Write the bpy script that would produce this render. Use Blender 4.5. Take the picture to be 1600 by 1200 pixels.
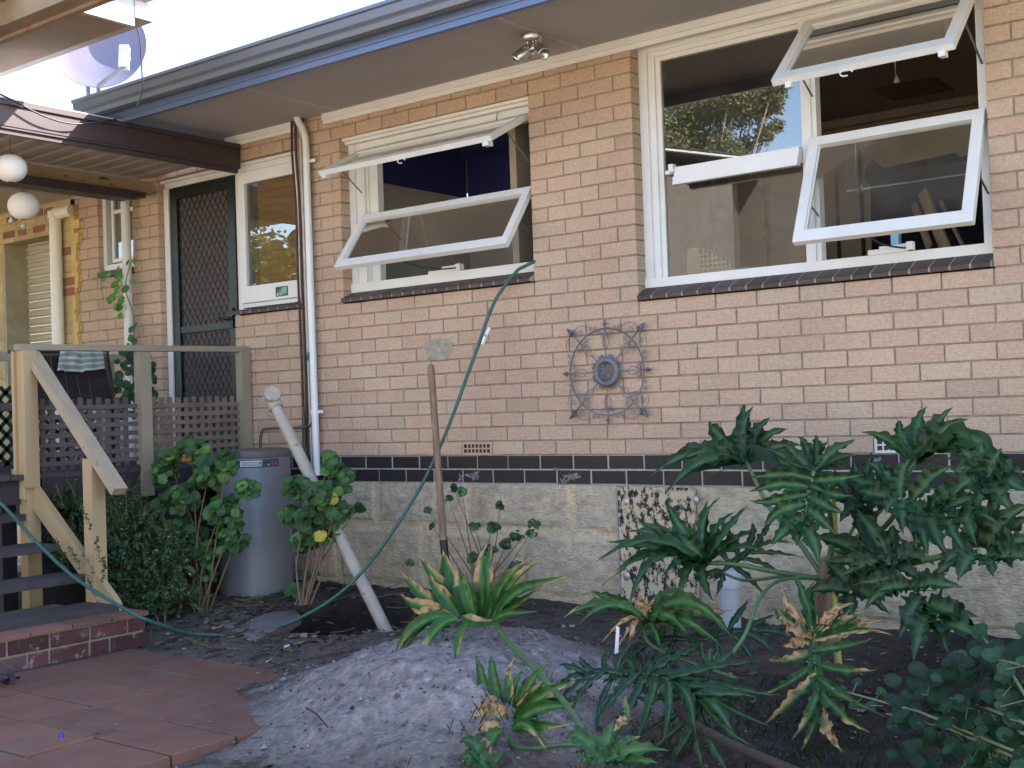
import bpy, bmesh, math, random
import numpy as np
from mathutils import Vector, Matrix, noise as mn
S = bpy.context.scene
for o in list(bpy.data.objects): bpy.data.objects.remove(o)
R = math.radians
# ---------------------------------------------------------------- camera
F, CX, CY, CZ, YAW, PIT, ROL = 1889.088, 3.5361, -5.8031, .2806, .65383, .020459, -.033826
fwd = Vector((-math.sin(YAW)*math.cos(PIT), math.cos(YAW)*math.cos(PIT), math.sin(PIT)))
rt = Vector((math.cos(YAW), math.sin(YAW), 0)); up = rt.cross(fwd)
rt, up = (math.cos(ROL)*rt+math.sin(ROL)*up), (-math.sin(ROL)*rt+math.cos(ROL)*up)
CAM = Vector((CX, CY, CZ))
cd = bpy.data.cameras.new('camera'); cam = bpy.data.objects.new('camera', cd); S.collection.objects.link(cam)
cd.sensor_width = 36; cd.lens = F*36/1600; cd.clip_start = .05; cd.clip_end = 2000
m = Matrix((rt, up, -fwd)).transposed().to_4x4(); m.translation = CAM; cam.matrix_world = m
S.camera = cam
def px(x, y, ax, v):          # where the line of sight through a photo point meets the plane axis = v
    d = rt*((x-800)/F) - up*((y-600)/F) + fwd
    i = 'xyz'.index(ax); return CAM + d*((v-CAM[i])/d[i])
def P(x, y, Y): return px(x, y, 'y', Y)
# ---------------------------------------------------------------- light
SUN = Vector((.62, .50, .60)).normalized()
w = bpy.data.worlds.new('World'); S.world = w; w.use_nodes = True
nt = w.node_tree; bg = nt.nodes['Background']; sky = nt.nodes.new('ShaderNodeTexSky')
sky.sky_type = 'NISHITA'; sky.sun_disc = False; sky.sun_elevation = math.asin(SUN.z)
sky.sun_rotation = math.atan2(SUN.x, SUN.y); sky.air_density = 1.0; sky.dust_density = 1.3; sky.ozone_density = 2.0
nt.links.new(sky.outputs[0], bg.inputs[0]); bg.inputs[1].default_value = .14
sl = bpy.data.lights.new('sun', 'SUN'); sl.energy = 4.2; sl.angle = R(.5); sl.color = (1, .95, .86)
so = bpy.data.objects.new('sun', sl); S.collection.objects.link(so)
so.rotation_euler = SUN.to_track_quat('Z', 'Y').to_euler(); so.location = (0, 0, 20)
S.view_settings.view_transform = 'Standard'; S.view_settings.look = 'None'
S.view_settings.exposure = 2.27; S.view_settings.gamma = 1
try:
    S.cycles.max_bounces = 8; S.cycles.transparent_max_bounces = 16; S.cycles.caustics_reflective = False; S.cycles.caustics_refractive = False
    S.cycles.sample_clamp_indirect = 8
except Exception: pass
random.seed(7); rng = np.random.default_rng(7)
# ---------------------------------------------------------------- materials
MT = {}
def mat(name, col=(.5,.5,.5), rough=.7, metal=0, var=.15, scale=6, bump=0, bscale=60, col2=None, thr=None, spec=.5, stretch=None, coat=0, detail=6):
    """plain surface: base colour with uneven noise, optional second colour (wear/dirt patches), optional bump"""
    if name in MT: return MT[name]
    M = bpy.data.materials.new(name); M.use_nodes = True; t = M.node_tree; b = t.nodes['Principled BSDF']
    N = t.nodes.new; L = t.links.new
    tc = N('ShaderNodeTexCoord'); mp = N('ShaderNodeMapping'); L(tc.outputs['Object'], mp.inputs[0])
    if stretch: mp.inputs['Scale'].default_value = stretch
    n = N('ShaderNodeTexNoise'); n.inputs['Scale'].default_value = scale; n.inputs['Detail'].default_value = detail
    n.inputs['Roughness'].default_value = .62; L(mp.outputs[0], n.inputs['Vector'])
    r = N('ShaderNodeValToRGB'); L(n.outputs[0], r.inputs[0])
    a = [max(0, c*(1-var)) for c in col]; z = [min(1, c*(1+var)) for c in col]
    r.color_ramp.elements[0].position = .3; r.color_ramp.elements[0].color = (*a, 1)
    r.color_ramp.elements[1].position = .7; r.color_ramp.elements[1].color = (*z, 1)
    out = r.outputs[0]
    if col2:
        n2 = N('ShaderNodeTexNoise'); n2.inputs['Scale'].default_value = scale*2.3; n2.inputs['Detail'].default_value = 10
        n2.inputs['Roughness'].default_value = .7; L(mp.outputs[0], n2.inputs['Vector'])
        r2 = N('ShaderNodeValToRGB'); th = thr or .6
        r2.color_ramp.elements[0].position = th; r2.color_ramp.elements[1].position = min(1, th+.06)
        L(n2.outputs[0], r2.inputs[0])
        mx = N('ShaderNodeMix'); mx.data_type = 'RGBA'; L(r2.outputs[0], mx.inputs[0]); L(out, mx.inputs[6])
        mx.inputs[7].default_value = (*col2, 1); out = mx.outputs[2]
    L(out, b.inputs['Base Color'])
    b.inputs['Roughness'].default_value = rough; b.inputs['Metallic'].default_value = metal
    b.inputs['Specular IOR Level'].default_value = spec
    if coat: b.inputs['Coat Weight'].default_value = coat
    if bump:
        n3 = N('ShaderNodeTexNoise'); n3.inputs['Scale'].default_value = bscale; n3.inputs['Detail'].default_value = 5
        L(mp.outputs[0], n3.inputs['Vector']); bu = N('ShaderNodeBump'); bu.inputs['Strength'].default_value = bump
        bu.inputs['Distance'].default_value = .01; L(n3.outputs[0], bu.inputs['Height']); L(bu.outputs[0], b.inputs['Normal'])
    MT[name] = M; return M
def attr_mat(name, rough=.8, bump=.5, bscale=(40, 40, 160), var=.18, vscale=25, spec=.4, dist=.006, speck=None):
    """colour comes from the mesh's own colour attribute (per brick / per leaf), with fine noise and bump"""
    M = bpy.data.materials.new(name); M.use_nodes = True; t = M.node_tree; b = t.nodes['Principled BSDF']
    N = t.nodes.new; L = t.links.new
    at = N('ShaderNodeVertexColor'); at.layer_name = 'ca'
    tc = N('ShaderNodeTexCoord')
    n = N('ShaderNodeTexNoise'); n.inputs['Scale'].default_value = vscale; n.inputs['Detail'].default_value = 8; n.inputs['Roughness'].default_value = .65
    L(tc.outputs['Object'], n.inputs['Vector'])
    mr = N('ShaderNodeMapRange'); mr.inputs[1].default_value = .3; mr.inputs[2].default_value = .7
    mr.inputs[3].default_value = 1-var; mr.inputs[4].default_value = 1+var; L(n.outputs[0], mr.inputs[0])
    mx = N('ShaderNodeVectorMath'); mx.operation = 'SCALE'; L(at.outputs[0], mx.inputs[0]); L(mr.outputs[0], mx.inputs['Scale'])
    big = N('ShaderNodeTexNoise'); big.inputs['Scale'].default_value = 1.3; big.inputs['Detail'].default_value = 5; L(tc.outputs['Object'], big.inputs['Vector'])
    m3 = N('ShaderNodeMapRange'); m3.inputs[1].default_value = .3; m3.inputs[2].default_value = .7; m3.inputs[3].default_value = .90; m3.inputs[4].default_value = 1.08; L(big.outputs[0], m3.inputs[0])
    m4 = N('ShaderNodeVectorMath'); m4.operation = 'SCALE'; L(mx.outputs[0], m4.inputs[0]); L(m3.outputs[0], m4.inputs['Scale']); mx = m4
    out = mx.outputs[0]
    if speck:
        n4 = N('ShaderNodeTexNoise'); n4.inputs['Scale'].default_value = speck[1]; n4.inputs['Detail'].default_value = 8; n4.inputs['Roughness'].default_value = .75
        L(tc.outputs['Object'], n4.inputs['Vector']); rr = N('ShaderNodeValToRGB')
        rr.color_ramp.elements[0].position = speck[2]; rr.color_ramp.elements[1].position = speck[2]+.07
        L(n4.outputs[0], rr.inputs[0]); m2 = N('ShaderNodeMix'); m2.data_type = 'RGBA'
        L(rr.outputs[0], m2.inputs[0]); L(out, m2.inputs[6]); m2.inputs[7].default_value = (*speck[0], 1); out = m2.outputs[2]
    L(out, b.inputs['Base Color'])
    b.inputs['Roughness'].default_value = rough; b.inputs['Specular IOR Level'].default_value = spec
    if bump:
        mp = N('ShaderNodeMapping'); mp.inputs['Scale'].default_value = bscale; L(tc.outputs['Object'], mp.inputs[0])
        n3 = N('ShaderNodeTexNoise'); n3.inputs['Scale'].default_value = 1; n3.inputs['Detail'].default_value = 6
        n3.inputs['Distortion'].default_value = .6; L(mp.outputs[0], n3.inputs['Vector'])
        bu = N('ShaderNodeBump'); bu.inputs['Strength'].default_value = bump; bu.inputs['Distance'].default_value = dist
        L(n3.outputs[0], bu.inputs['Height']); L(bu.outputs[0], b.inputs['Normal'])
    MT[name] = M; return M
def leaf_mat(name, rough=.38, trans=.18, bump=.25):
    M = bpy.data.materials.new(name); M.use_nodes = True; t = M.node_tree; b = t.nodes['Principled BSDF']
    N = t.nodes.new; L = t.links.new
    at = N('ShaderNodeVertexColor'); at.layer_name = 'ca'; tc = N('ShaderNodeTexCoord')
    n = N('ShaderNodeTexNoise'); n.inputs['Scale'].default_value = 30; n.inputs['Detail'].default_value = 5; L(tc.outputs['Object'], n.inputs['Vector'])
    mr = N('ShaderNodeMapRange'); mr.inputs[1].default_value = .3; mr.inputs[2].default_value = .7
    mr.inputs[3].default_value = .72; mr.inputs[4].default_value = 1.3; L(n.outputs[0], mr.inputs[0])
    mx = N('ShaderNodeVectorMath'); mx.operation = 'SCALE'; L(at.outputs[0], mx.inputs[0]); L(mr.outputs[0], mx.inputs['Scale'])
    L(mx.outputs[0], b.inputs['Base Color']); b.inputs['Roughness'].default_value = rough; b.inputs['Specular IOR Level'].default_value = .35
    bu = N('ShaderNodeBump'); bu.inputs['Strength'].default_value = bump; bu.inputs['Distance'].default_value = .004
    n2 = N('ShaderNodeTexNoise'); n2.inputs['Scale'].default_value = 120; L(tc.outputs['Object'], n2.inputs['Vector'])
    L(n2.outputs[0], bu.inputs['Height']); L(bu.outputs[0], b.inputs['Normal'])
    tr = N('ShaderNodeBsdfTranslucent'); L(mx.outputs[0], tr.inputs[0]); ms = N('ShaderNodeMixShader')
    ms.inputs[0].default_value = trans; L(b.outputs[0], ms.inputs[1]); L(tr.outputs[0], ms.inputs[2])
    L(ms.outputs[0], t.nodes['Material Output'].inputs[0]); MT[name] = M; return M
def glass_mat(nm='window_glass', ior=2.8):
    M = bpy.data.materials.new(nm); M.use_nodes = True; t = M.node_tree; t.nodes.remove(t.nodes['Principled BSDF'])
    N = t.nodes.new; L = t.links.new
    fr = N('ShaderNodeFresnel'); fr.inputs[0].default_value = ior
    ds = N('ShaderNodeTexCoord'); nn = N('ShaderNodeTexNoise'); nn.inputs['Scale'].default_value = 3; nn.inputs['Detail'].default_value = 6
    L(ds.outputs['Object'], nn.inputs['Vector'])
    a = N('ShaderNodeBsdfTransparent'); a.inputs[0].default_value = (.93, .95, .94, 1); g = N('ShaderNodeBsdfGlossy'); g.inputs['Roughness'].default_value = .0
    d = N('ShaderNodeBsdfDiffuse'); d.inputs[0].default_value = (.5, .48, .44, 1)
    mr = N('ShaderNodeMapRange'); mr.inputs[1].default_value = .4; mr.inputs[2].default_value = .8; mr.inputs[3].default_value = .015; mr.inputs[4].default_value = .11
    L(nn.outputs[0], mr.inputs[0])
    s0 = N('ShaderNodeMixShader'); L(mr.outputs[0], s0.inputs[0]); L(a.outputs[0], s0.inputs[1]); L(d.outputs[0], s0.inputs[2])
    s = N('ShaderNodeMixShader'); L(fr.outputs[0], s.inputs[0]); L(s0.outputs[0], s.inputs[1]); L(g.outputs[0], s.inputs[2])
    L(s.outputs[0], t.nodes['Material Output'].inputs[0]); return M
G = glass_mat(); G2 = glass_mat('thin_window_glass', 1.5)
WHITE = mat('white_window_paint', (.72, .72, .72), .45, var=.06, scale=5, bump=.15, bscale=40, col2=(.36, .29, .22), thr=.73)
WHITE2 = mat('white_clean_paint', (.74, .74, .75), .45, var=.05, scale=4, bump=.08, bscale=30)
PVC = mat('white_plastic', (.74, .76, .80), .35, var=.05, scale=3)
BLACK = mat('black_rubber', (.02, .02, .022), .5, var=.2)
DARKM = mat('dark_metal', (.025, .03, .035), .45, var=.2)
SOFF = mat('soffit_paint', (.415, .39, .395), .85, var=.06, scale=1.4, bump=.05)
STEEL = mat('brushed_steel', (.55, .55, .55), .28, 1, var=.15)
# ---------------------------------------------------------------- mesh builder
class MB:
    def __init__(s): s.v = []; s.f = []; s.c = []; s.sm = []
    def add(s, vs, fs, col=None, smooth=False):
        o = len(s.v); s.v += [tuple(v) for v in vs]
        for f in fs: s.f.append([o+i for i in f]); s.sm.append(smooth)
        if col is None: col = (1, 1, 1)
        if len(col) == len(vs) and hasattr(col[0], '__len__'): s.c += [tuple(c) for c in col]
        else: s.c += [tuple(col)]*len(vs)
    def box(s, x0, x1, y0, y1, z0, z1, col=None):
        s.add([(x0,y0,z0),(x1,y0,z0),(x1,y1,z0),(x0,y1,z0),(x0,y0,z1),(x1,y0,z1),(x1,y1,z1),(x0,y1,z1)],
              [(0,3,2,1),(4,5,6,7),(0,1,5,4),(1,2,6,5),(2,3,7,6),(3,0,4,7)], col)
    def quad(s, a, b, c, d, col=None): s.add([a, b, c, d], [(0, 1, 2, 3)], col)
    def bar(s, a, b, w, h, upv=(0, 0, 1), col=None):
        """box along a-b; w = across, h = along upv"""
        a = Vector(a); b = Vector(b); d = (b-a).normalized(); u = Vector(upv); sd = d.cross(u).normalized(); u = sd.cross(d).normalized()
        sd *= w/2; u *= h/2
        s.add([a-sd-u, a+sd-u, a+sd+u, a-sd+u, b-sd-u, b+sd-u, b+sd+u, b-sd+u],
              [(0,1,2,3),(7,6,5,4),(0,4,5,1),(1,5,6,2),(2,6,7,3),(3,7,4,0)], col)
    def tube(s, pts, r, n=10, col=None, cap=True):
        pts = [Vector(p) for p in pts]; k = len(pts); rr = r if hasattr(r, '__len__') else [r]*k
        vs = []; fs = []; prev = None
        for i, p in enumerate(pts):
            t = (pts[min(i+1, k-1)]-pts[max(i-1, 0)]).normalized()
            if prev is None:
                a = Vector((0, 0, 1)) if abs(t.z) < .9 else Vector((1, 0, 0)); u = t.cross(a).normalized()
            else: u = (prev-t*prev.dot(t)).normalized()
            prev = u; v = t.cross(u)
            for j in range(n):
                A = 2*math.pi*j/n; vs.append(p+(u*math.cos(A)+v*math.sin(A))*rr[i])
        for i in range(k-1):
            for j in range(n): fs.append((i*n+j, i*n+(j+1) % n, (i+1)*n+(j+1) % n, (i+1)*n+j))
        s.add(vs, fs, col, True)
        if cap: s.add([vs[j] for j in range(n)], [tuple(range(n-1, -1, -1))], col); s.add(vs[-n:], [tuple(range(n))], col)
    def lathe(s, prof, M=None, n=32, col=None, smooth=True):
        M = M or Matrix(); vs = []; fs = []
        for r, z in prof:
            for j in range(n): A = 2*math.pi*j/n; vs.append(M @ Vector((r*math.cos(A), r*math.sin(A), z)))
        for i in range(len(prof)-1):
            for j in range(n): fs.append((i*n+j, i*n+(j+1) % n, (i+1)*n+(j+1) % n, (i+1)*n+j))
        s.add(vs, fs, col, smooth)
    def build(s, name, m, parent=None, **k):
        me = bpy.data.meshes.new(name); me.from_pydata(s.v, [], s.f); me.materials.append(m)
        ca = me.color_attributes.new('ca', 'FLOAT_COLOR', 'POINT')
        ca.data.foreach_set('color', np.array([(*c[:3], 1) for c in s.c], 'f').ravel())
        me.polygons.foreach_set('use_smooth', np.array(s.sm, bool)); me.update()
        o = bpy.data.objects.new(name, me); S.collection.objects.link(o)
        if parent: o.parent = parent
        return tag(o, **k)
def tag(o, label=None, cat=None, group=None, kind=None):
    if label: o['label'] = label
    if cat: o['category'] = cat
    if group: o['group'] = group
    if kind: o['kind'] = kind
    return o
def empty(name, label, cat, group=None, parent=None):
    o = bpy.data.objects.new(name, None); S.collection.objects.link(o); o.empty_display_size = .1
    return tag(o, label, cat, group)
def bez(pts, n=8):
    """smooth curve through points"""
    pts = [Vector(p) for p in pts]; out = []
    for i in range(len(pts)-1):
        p0 = pts[max(i-1, 0)]; p1 = pts[i]; p2 = pts[i+1]; p3 = pts[min(i+2, len(pts)-1)]
        for k in range(n):
            t = k/n; out.append(.5*((2*p1)+(p2-p0)*t+(2*p0-5*p1+4*p2-p3)*t*t+(3*p1-p0-3*p2+p3)*t**3))
    return out+[pts[-1]]
def simple(name, fn, m, parent=None, **k):
    b = MB(); fn(b); return b.build(name, m, parent, **k)
# ================================================================ THE HOUSE
C = .086
house = empty('brick_house', 'long blond brick house with white framed windows under a wide grey eave', 'house')
OP = [(0.0, 1.92, 10, 27.2), (-2.32, -.72, 12, 25), (-4.33, -3.45, -2, 25), (-3.45, -2.745, 12, 25), (-5.13, -4.66, 17, 25.2)]
X0, X1 = -5.45, 6.0
def bcol():
    r = random.random(); v = random.uniform(.95, 1.06) if random.random() > .03 else random.uniform(.84, .93)
    base = (.525, .375, .277) if r < .5 else (.515, .358, .268) if r < .85 else (.505, .378, .285) if r < .9995 else (.50, .34, .2)
    return tuple(c*v for c in base)
def brick_rows(b, k0, k1, x0, x1, ops, colf, y0=0, depth=.105, jit=.0022, par=0, gap=.0085):
    for k in range(k0, k1):
        iv = [(x0, x1)]
        for a, c, ka, kb in ops:
            if k+.5 > ka and k+.5 < kb:
                iv = [q for i in iv for q in ((i[0], min(i[1], a)), (max(i[0], c), i[1])) if q[1]-q[0] > .03]
        off = 0 if (k+par) % 2 else .12
        for a, c in iv:
            n0 = math.floor((a-off)/.24)-1; cuts = [a]
            n = n0
            while n*.24+off < c-.05:
                if n*.24+off > a+.05: cuts.append(n*.24+off)
                n += 1
            cuts.append(c)
            for i in range(len(cuts)-1):
                l = cuts[i]+(gap/2 if i else 0)+random.uniform(-.0015, .0015)*(i > 0); r = cuts[i+1]-(gap/2 if i < len(cuts)-2 else 0)
                z0 = k*C+gap/2+random.uniform(-.001, .001); z1 = (k+1)*C-gap/2+random.uniform(-.001, .001); yy = y0+random.uniform(-jit, jit)
                e = .0028; col = colf()
                vs = [(l, yy+e, z0), (r, yy+e, z0), (r, yy+e, z1), (l, yy+e, z1), (l+e, yy, z0+e), (r-e, yy, z0+e), (r-e, yy, z1-e), (l+e, yy, z1-e),
                      (l, yy+depth, z0), (r, yy+depth, z0), (r, yy+depth, z1), (l, yy+depth, z1)]
                fs = [(4,5,6,7),(0,1,5,4),(1,2,6,5),(2,3,7,6),(3,0,4,7),(1,0,8,9),(2,1,9,10),(3,2,10,11),(0,3,11,8),(9,8,11,10)]
                b.add(vs, fs, col)
def slab(b, x0, x1, z0, z1, ops, y0, y1, inset=.006, col=None):
    """solid wall slab between two planes with rectangular openings cut out (built of strips)"""
    xs = sorted({x0, x1, *[v for a, c, _, _ in ops for v in (a-inset, c+inset)]}); zs = sorted({z0, z1, *[v for _, _, p, q in ops for v in (p-inset, q+inset)]})
    xs = [x for x in xs if x0 <= x <= x1]; zs = [z for z in zs if z0 <= z <= z1]
    def solid(i, j):
        if not (0 <= i < len(xs)-1 and 0 <= j < len(zs)-1): return False
        cx = (xs[i]+xs[i+1])/2; cz = (zs[j]+zs[j+1])/2
        return not any(a-inset < cx < c+inset and p-inset < cz < q+inset for a, c, p, q in ops)
    for i in range(len(xs)-1):
        for j in range(len(zs)-1):
            if not solid(i, j): continue
            a, c, p, q = xs[i], xs[i+1], zs[j], zs[j+1]
            b.quad((a, y0, p), (c, y0, p), (c, y0, q), (a, y0, q), col); b.quad((c, y1, p), (a, y1, p), (a, y1, q), (c, y1, q), col)
            if not solid(i-1, j): b.quad((a, y1, p), (a, y0, p), (a, y0, q), (a, y1, q), col)
            if not solid(i+1, j): b.quad((c, y0, p), (c, y1, p), (c, y1, q), (c, y0, q), col)
            if not solid(i, j-1): b.quad((a, y1, p), (c, y1, p), (c, y0, p), (a, y0, p), col)
            if not solid(i, j+1): b.quad((a, y0, q), (c, y0, q), (c, y1, q), (a, y1, q), col)
BR = attr_mat('blond_brick', .9, .9, (22, 22, 130), .16, 55, dist=.007, speck=((.30, .27, .23), 16, .70))
MORT = mat('grey_mortar', (.30, .255, .205), .95, var=.25, scale=9, bump=.6, bscale=150)
b = MB(); brick_rows(b, 0, 28, X0, X1, OP, bcol)
wallp = b.build('brick_wall', BR, house)
zop = [(a, c, p*C, q*C) for a, c, p, q in OP]
b = MB(); slab(b, X0, X1, -.0, 28*C, zop, .0075, .1, .007)
b.build('mortar', MORT, wallp)
# orange replaced bricks, smear of render, drill marks
b = MB()
for (x, y) in ((1450, 560),): pass
def dcol(): v = random.uniform(.8, 1.25); return (.0155*v, .012*v, .014*v)
DB = attr_mat('dark_glazed_brick', .6, .25, (40, 40, 90), .3, 30, spec=.45, speck=((.22, .21, .2), 9, .72))
b = MB(); brick_rows(b, -2, 0, X0, X1, [OP[2]], dcol, y0=-.002)
b.build('dark_brick_band', DB, house)
LM = mat('pale_mortar', (.36, .34, .31), .95, var=.2, scale=20, bump=.4, bscale=120)
b = MB(); slab(b, X0, X1, -.172, -.0005, [], .001, .1); b.build('band_mortar', LM, house)
# limestone foundation: rough faced blocks with smeared yellow mortar joints
ST = attr_mat('limestone', .95, .9, (35, 35, 90), .22, 32, dist=.014, speck=((.09, .08, .07), 30, .66))
def fnz(x, z, s, sd=0): return mn.noise(Vector((x*s+sd, z*s, sd*1.7)))
b = MB(); nx = 560; xs = np.linspace(X0, 3.6, nx); zs = np.linspace(-1.25, -.1735, 60); vs = []; cs = []
uj = [-2.05+.78*i for i in range(-5, 8)]; lj = [-2.43+.78*i for i in range(-4, 9)]
for z in zs:
    for x in xs:
        bed = -.455+.008*fnz(x, 0, 2)
        js = uj if z > bed else lj; wj = .020+.018*fnz(x, z, 6)+.006*fnz(x, z, 22)
        dj = min(abs(x-j+.01*fnz(j, z, 8)) for j in js); dd = min(dj, abs(z-bed)*1.1, abs(z+.84)*1.1)
        k = min(1, max(0, (dd-wj)/.028)); k = k*k*(3-2*k)
        rough = .012*fnz(x, z, 4)+.005*fnz(x, z, 14, 3)+.003*fnz(x, z, 33, 5)
        y = -.010-k*(.012+rough)-(1-k)*.004*fnz(x, z, 20)
        st = (.50, .435, .33); mo = (.54, .46, .32)
        t = min(1, max(0, .5+.9*fnz(x, z, 3, 9))); t2 = max(0, mn.noise(Vector((x*9, z*26, 5)))*1.6); t2 = min(1, t2); st = tuple((a*(1-.22*t)+c*.22*t)*(1-.28*t2) for a, c in zip(st, (.30, .26, .22)))
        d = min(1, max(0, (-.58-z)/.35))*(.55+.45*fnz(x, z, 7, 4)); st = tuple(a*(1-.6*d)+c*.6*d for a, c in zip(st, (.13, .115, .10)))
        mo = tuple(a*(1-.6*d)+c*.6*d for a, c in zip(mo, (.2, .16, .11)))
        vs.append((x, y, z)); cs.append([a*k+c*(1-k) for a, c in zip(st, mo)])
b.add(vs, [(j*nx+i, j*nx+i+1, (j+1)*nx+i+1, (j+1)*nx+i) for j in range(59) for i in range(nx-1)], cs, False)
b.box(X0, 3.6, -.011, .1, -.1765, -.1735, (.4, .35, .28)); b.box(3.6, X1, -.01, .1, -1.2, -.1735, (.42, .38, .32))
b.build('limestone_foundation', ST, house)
# sills
SI = attr_mat('brown_sill_brick', .6, .3, (60, 60, 60), .25, 40, spec=.4)
def sill(par, x0, x1, k, fy, zin):
    b = MB(); b2 = MB(); n = round((x1-x0)/.0965); wd = (x1-x0)/n; z = k*C
    for i in range(n):
        a, c = x0+i*wd+.005, x0+(i+1)*wd-.005; v = random.uniform(.8, 1.2); col = (.085*v, .062*v, .058*v)
        pr = [(fy, z+.003), (fy-.004, z+.022), (fy+.004, z+.031), (.092, zin-.003), (.115, zin-.003), (.115, z+.003)]
        vs = [(a, y, q) for y, q in pr]+[(c, y, q) for y, q in pr]; m_ = len(pr)
        b.add(vs, [tuple(range(m_-1, -1, -1)), tuple(range(m_, 2*m_))]+[(j, (j+1) % m_, m_+(j+1) % m_, m_+j) for j in range(m_)], col)
    pr = [(fy+.001, z+.004), (fy-.002, z+.021), (fy+.007, z+.029), (.09, zin-.007), (.112, zin-.007), (.112, z+.004)]
    vs = [(x0+.003, y, q) for y, q in pr]+[(x1-.003, y, q) for y, q in pr]; m_ = len(pr)
    b2.add(vs, [tuple(range(m_-1, -1, -1)), tuple(range(m_, 2*m_))]+[(j, (j+1) % m_, m_+(j+1) % m_, m_+j) for j in range(m_)])
    o = b.build('sill', SI, par); b2.build('sill_mortar', LM, par)
def frame_rect(b, x0, x1, z0, z1, y0, y1, w, wb=None, wt=None):
    wb = wb or w; wt = wt or w
    b.box(x0, x0+w, y0, y1, z0, z1); b.box(x1-w, x1, y0, y1, z0, z1)
    b.box(x0+w, x1-w, y0, y1, z0, z0+wb); b.box(x0+w, x1-w, y0, y1, z1-wt, z1)
def sash(par, x0, x1, top, bot, w=.05, th=.035, name='sash', stay=True, wb=None):
    """opened awning sash between top (y,z) and bottom (y,z) edges"""
    ty, tz = top; by, bz = bot; L = math.hypot(by-ty, bz-tz); d = Vector((0, (by-ty)/L, (bz-tz)/L)); nrm = Vector((0, d.z, -d.y))
    if nrm.y > 0: nrm = -nrm
    def p(x, s, t): return Vector((x, ty, tz))+d*s+nrm*t
    b = MB(); wb = wb or w*1.25
    def bx(xa, xb, sa, sb, ta, tb):
        vs = [p(x, s_, t_) for t_ in (ta, tb) for x, s_ in ((xa, sa), (xb, sa), (xb, sb), (xa, sb))]
        b.add(vs, [(0,1,2,3),(7,6,5,4),(0,4,5,1),(1,5,6,2),(2,6,7,3),(3,7,4,0)])
    bx(x0, x0+w, 0, L, 0, th); bx(x1-w, x1, 0, L, 0, th); bx(x0+w, x1-w, 0, w, .001, th-.001); bx(x0+w, x1-w, L-wb, L, .001, th-.001)
    bx(x0+w, x0+w+.008, w, L-wb, .006, th*.6); bx(x1-w-.008, x1-w, w, L-wb, .006, th*.6)
    o = b.build(name, WHITE, par)
    g = MB(); g.quad(p(x0+w*.8, w*.8, th*.5), p(x1-w*.8, w*.8, th*.5), p(x1-w*.8, L-wb*.9, th*.5), p(x0+w*.8, L-wb*.9, th*.5)); g.build('pane', G2, par)
    if stay:
        for x in (x0+.012, x1-.012):
            s = MB(); a = p(x, L*.55, -.006); s.bar(a, (x, ty+.01, tz-L*.62), .003, .010, (1, 0, 0)); s.build('stay', mat('dull_stay_metal', (.16, .15, .14), .6, .4), par)
    return p, L
# ---- big window
Y = .09
wn = empty('window', None, None); wn.parent = house
wn['label'] = 'largest window, fixed left pane and two awning sashes propped open'
b = MB()
b.box(.002, 1.918, .075, .15, .935, .985); b.box(.002, .055, .085, .15, .985, 2.29); b.box(.055, .095, .103, .15, .985, 2.262); b.box(.095, .125, .118, .15, .985, 2.235)
b.box(1.86, 1.918, .085, .15, .985, 2.29); b.box(.055, 1.86, .085, .15, 2.262, 2.29); b.box(.055, 1.86, .10, .15, 2.235, 2.262); b.box(.095, 1.86, .115, .15, 2.21, 2.235)
b.box(.002, 1.918, .045, .085, 2.29, 2.325); b.box(-.02, 1.93, .02, .045, 2.30, 2.335)
b.box(.968, 1.02, .088, .16, .985, 2.235); b.box(1.02, 1.045, .10, .16, .985, 2.235); b.box(1.045, 1.862, .10, .155, 2.175, 2.21)
b.box(1.045, 1.862, .12, .15, 1.57, 1.60)
b.build('frame', WHITE, wn)
b = MB(); b.quad((.12, .132, .98), (.97, .132, .98), (.97, .132, 2.22), (.12, .132, 2.22)); b.build('pane', G, wn)
b = MB(); b.box(.235, .967, .02, .085, 1.50, 1.525); b.box(.235, .967, .035, .085, 1.525, 1.55); b.box(.235, .967, .045, .085, 1.55, 1.582); b.box(.235, .967, .015, .06, 1.482, 1.50)
b.build('blind_rail', WHITE2, wn)
b = MB(); b.box(.205, .232, .03, .07, 1.555, 1.60); b.box(.19, .215, .02, .06, 1.545, 1.565); b.build('rail_end', WHITE2, wn)
sash(wn, 1.03, 1.90, (.075, 1.60), (-.19, 1.04), .052)
sash(wn, 1.03, 1.90, (.06, 2.19), (-.37, 1.80), .052)
def hook(par, x, y, z):
    b = MB(); b.tube([(x+.03*math.cos(t), y+.004*math.sin(2*t), z-.012+.014*math.sin(t)) for t in [i*.45 for i in range(12)]], .004, 6); b.build('pull_ring', PVC, par)
hook(wn, 1.40, -.375, 1.805)
b = MB(); b.box(1.10, 1.13, -.39, -.345, 1.777, 1.803); b.build('latch', WHITE2, wn); b = MB(); b.box(1.83, 1.86, -.39, -.345, 1.777, 1.803); b.build('latch', WHITE2, wn)
b = MB(); b.box(1.30, 1.50, .07, .10, .986, 1.01); b.box(1.36, 1.50, .065, .10, 1.01, 1.022); b.box(1.50, 1.53, .05, .09, .99, 1.03)
b.build('winder', WHITE2, wn)
b = MB(); b.tube(bez([(1.50, .06, 1.0), (1.46, 0, 1.005), (1.42, -.08, 1.02), (1.40, -.17, 1.05)], 4), .005, 6); b.build('winder_chain', DARKM, wn)
sill(wn, -.0+.002, 1.918, 10, -.022, .945)
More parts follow.
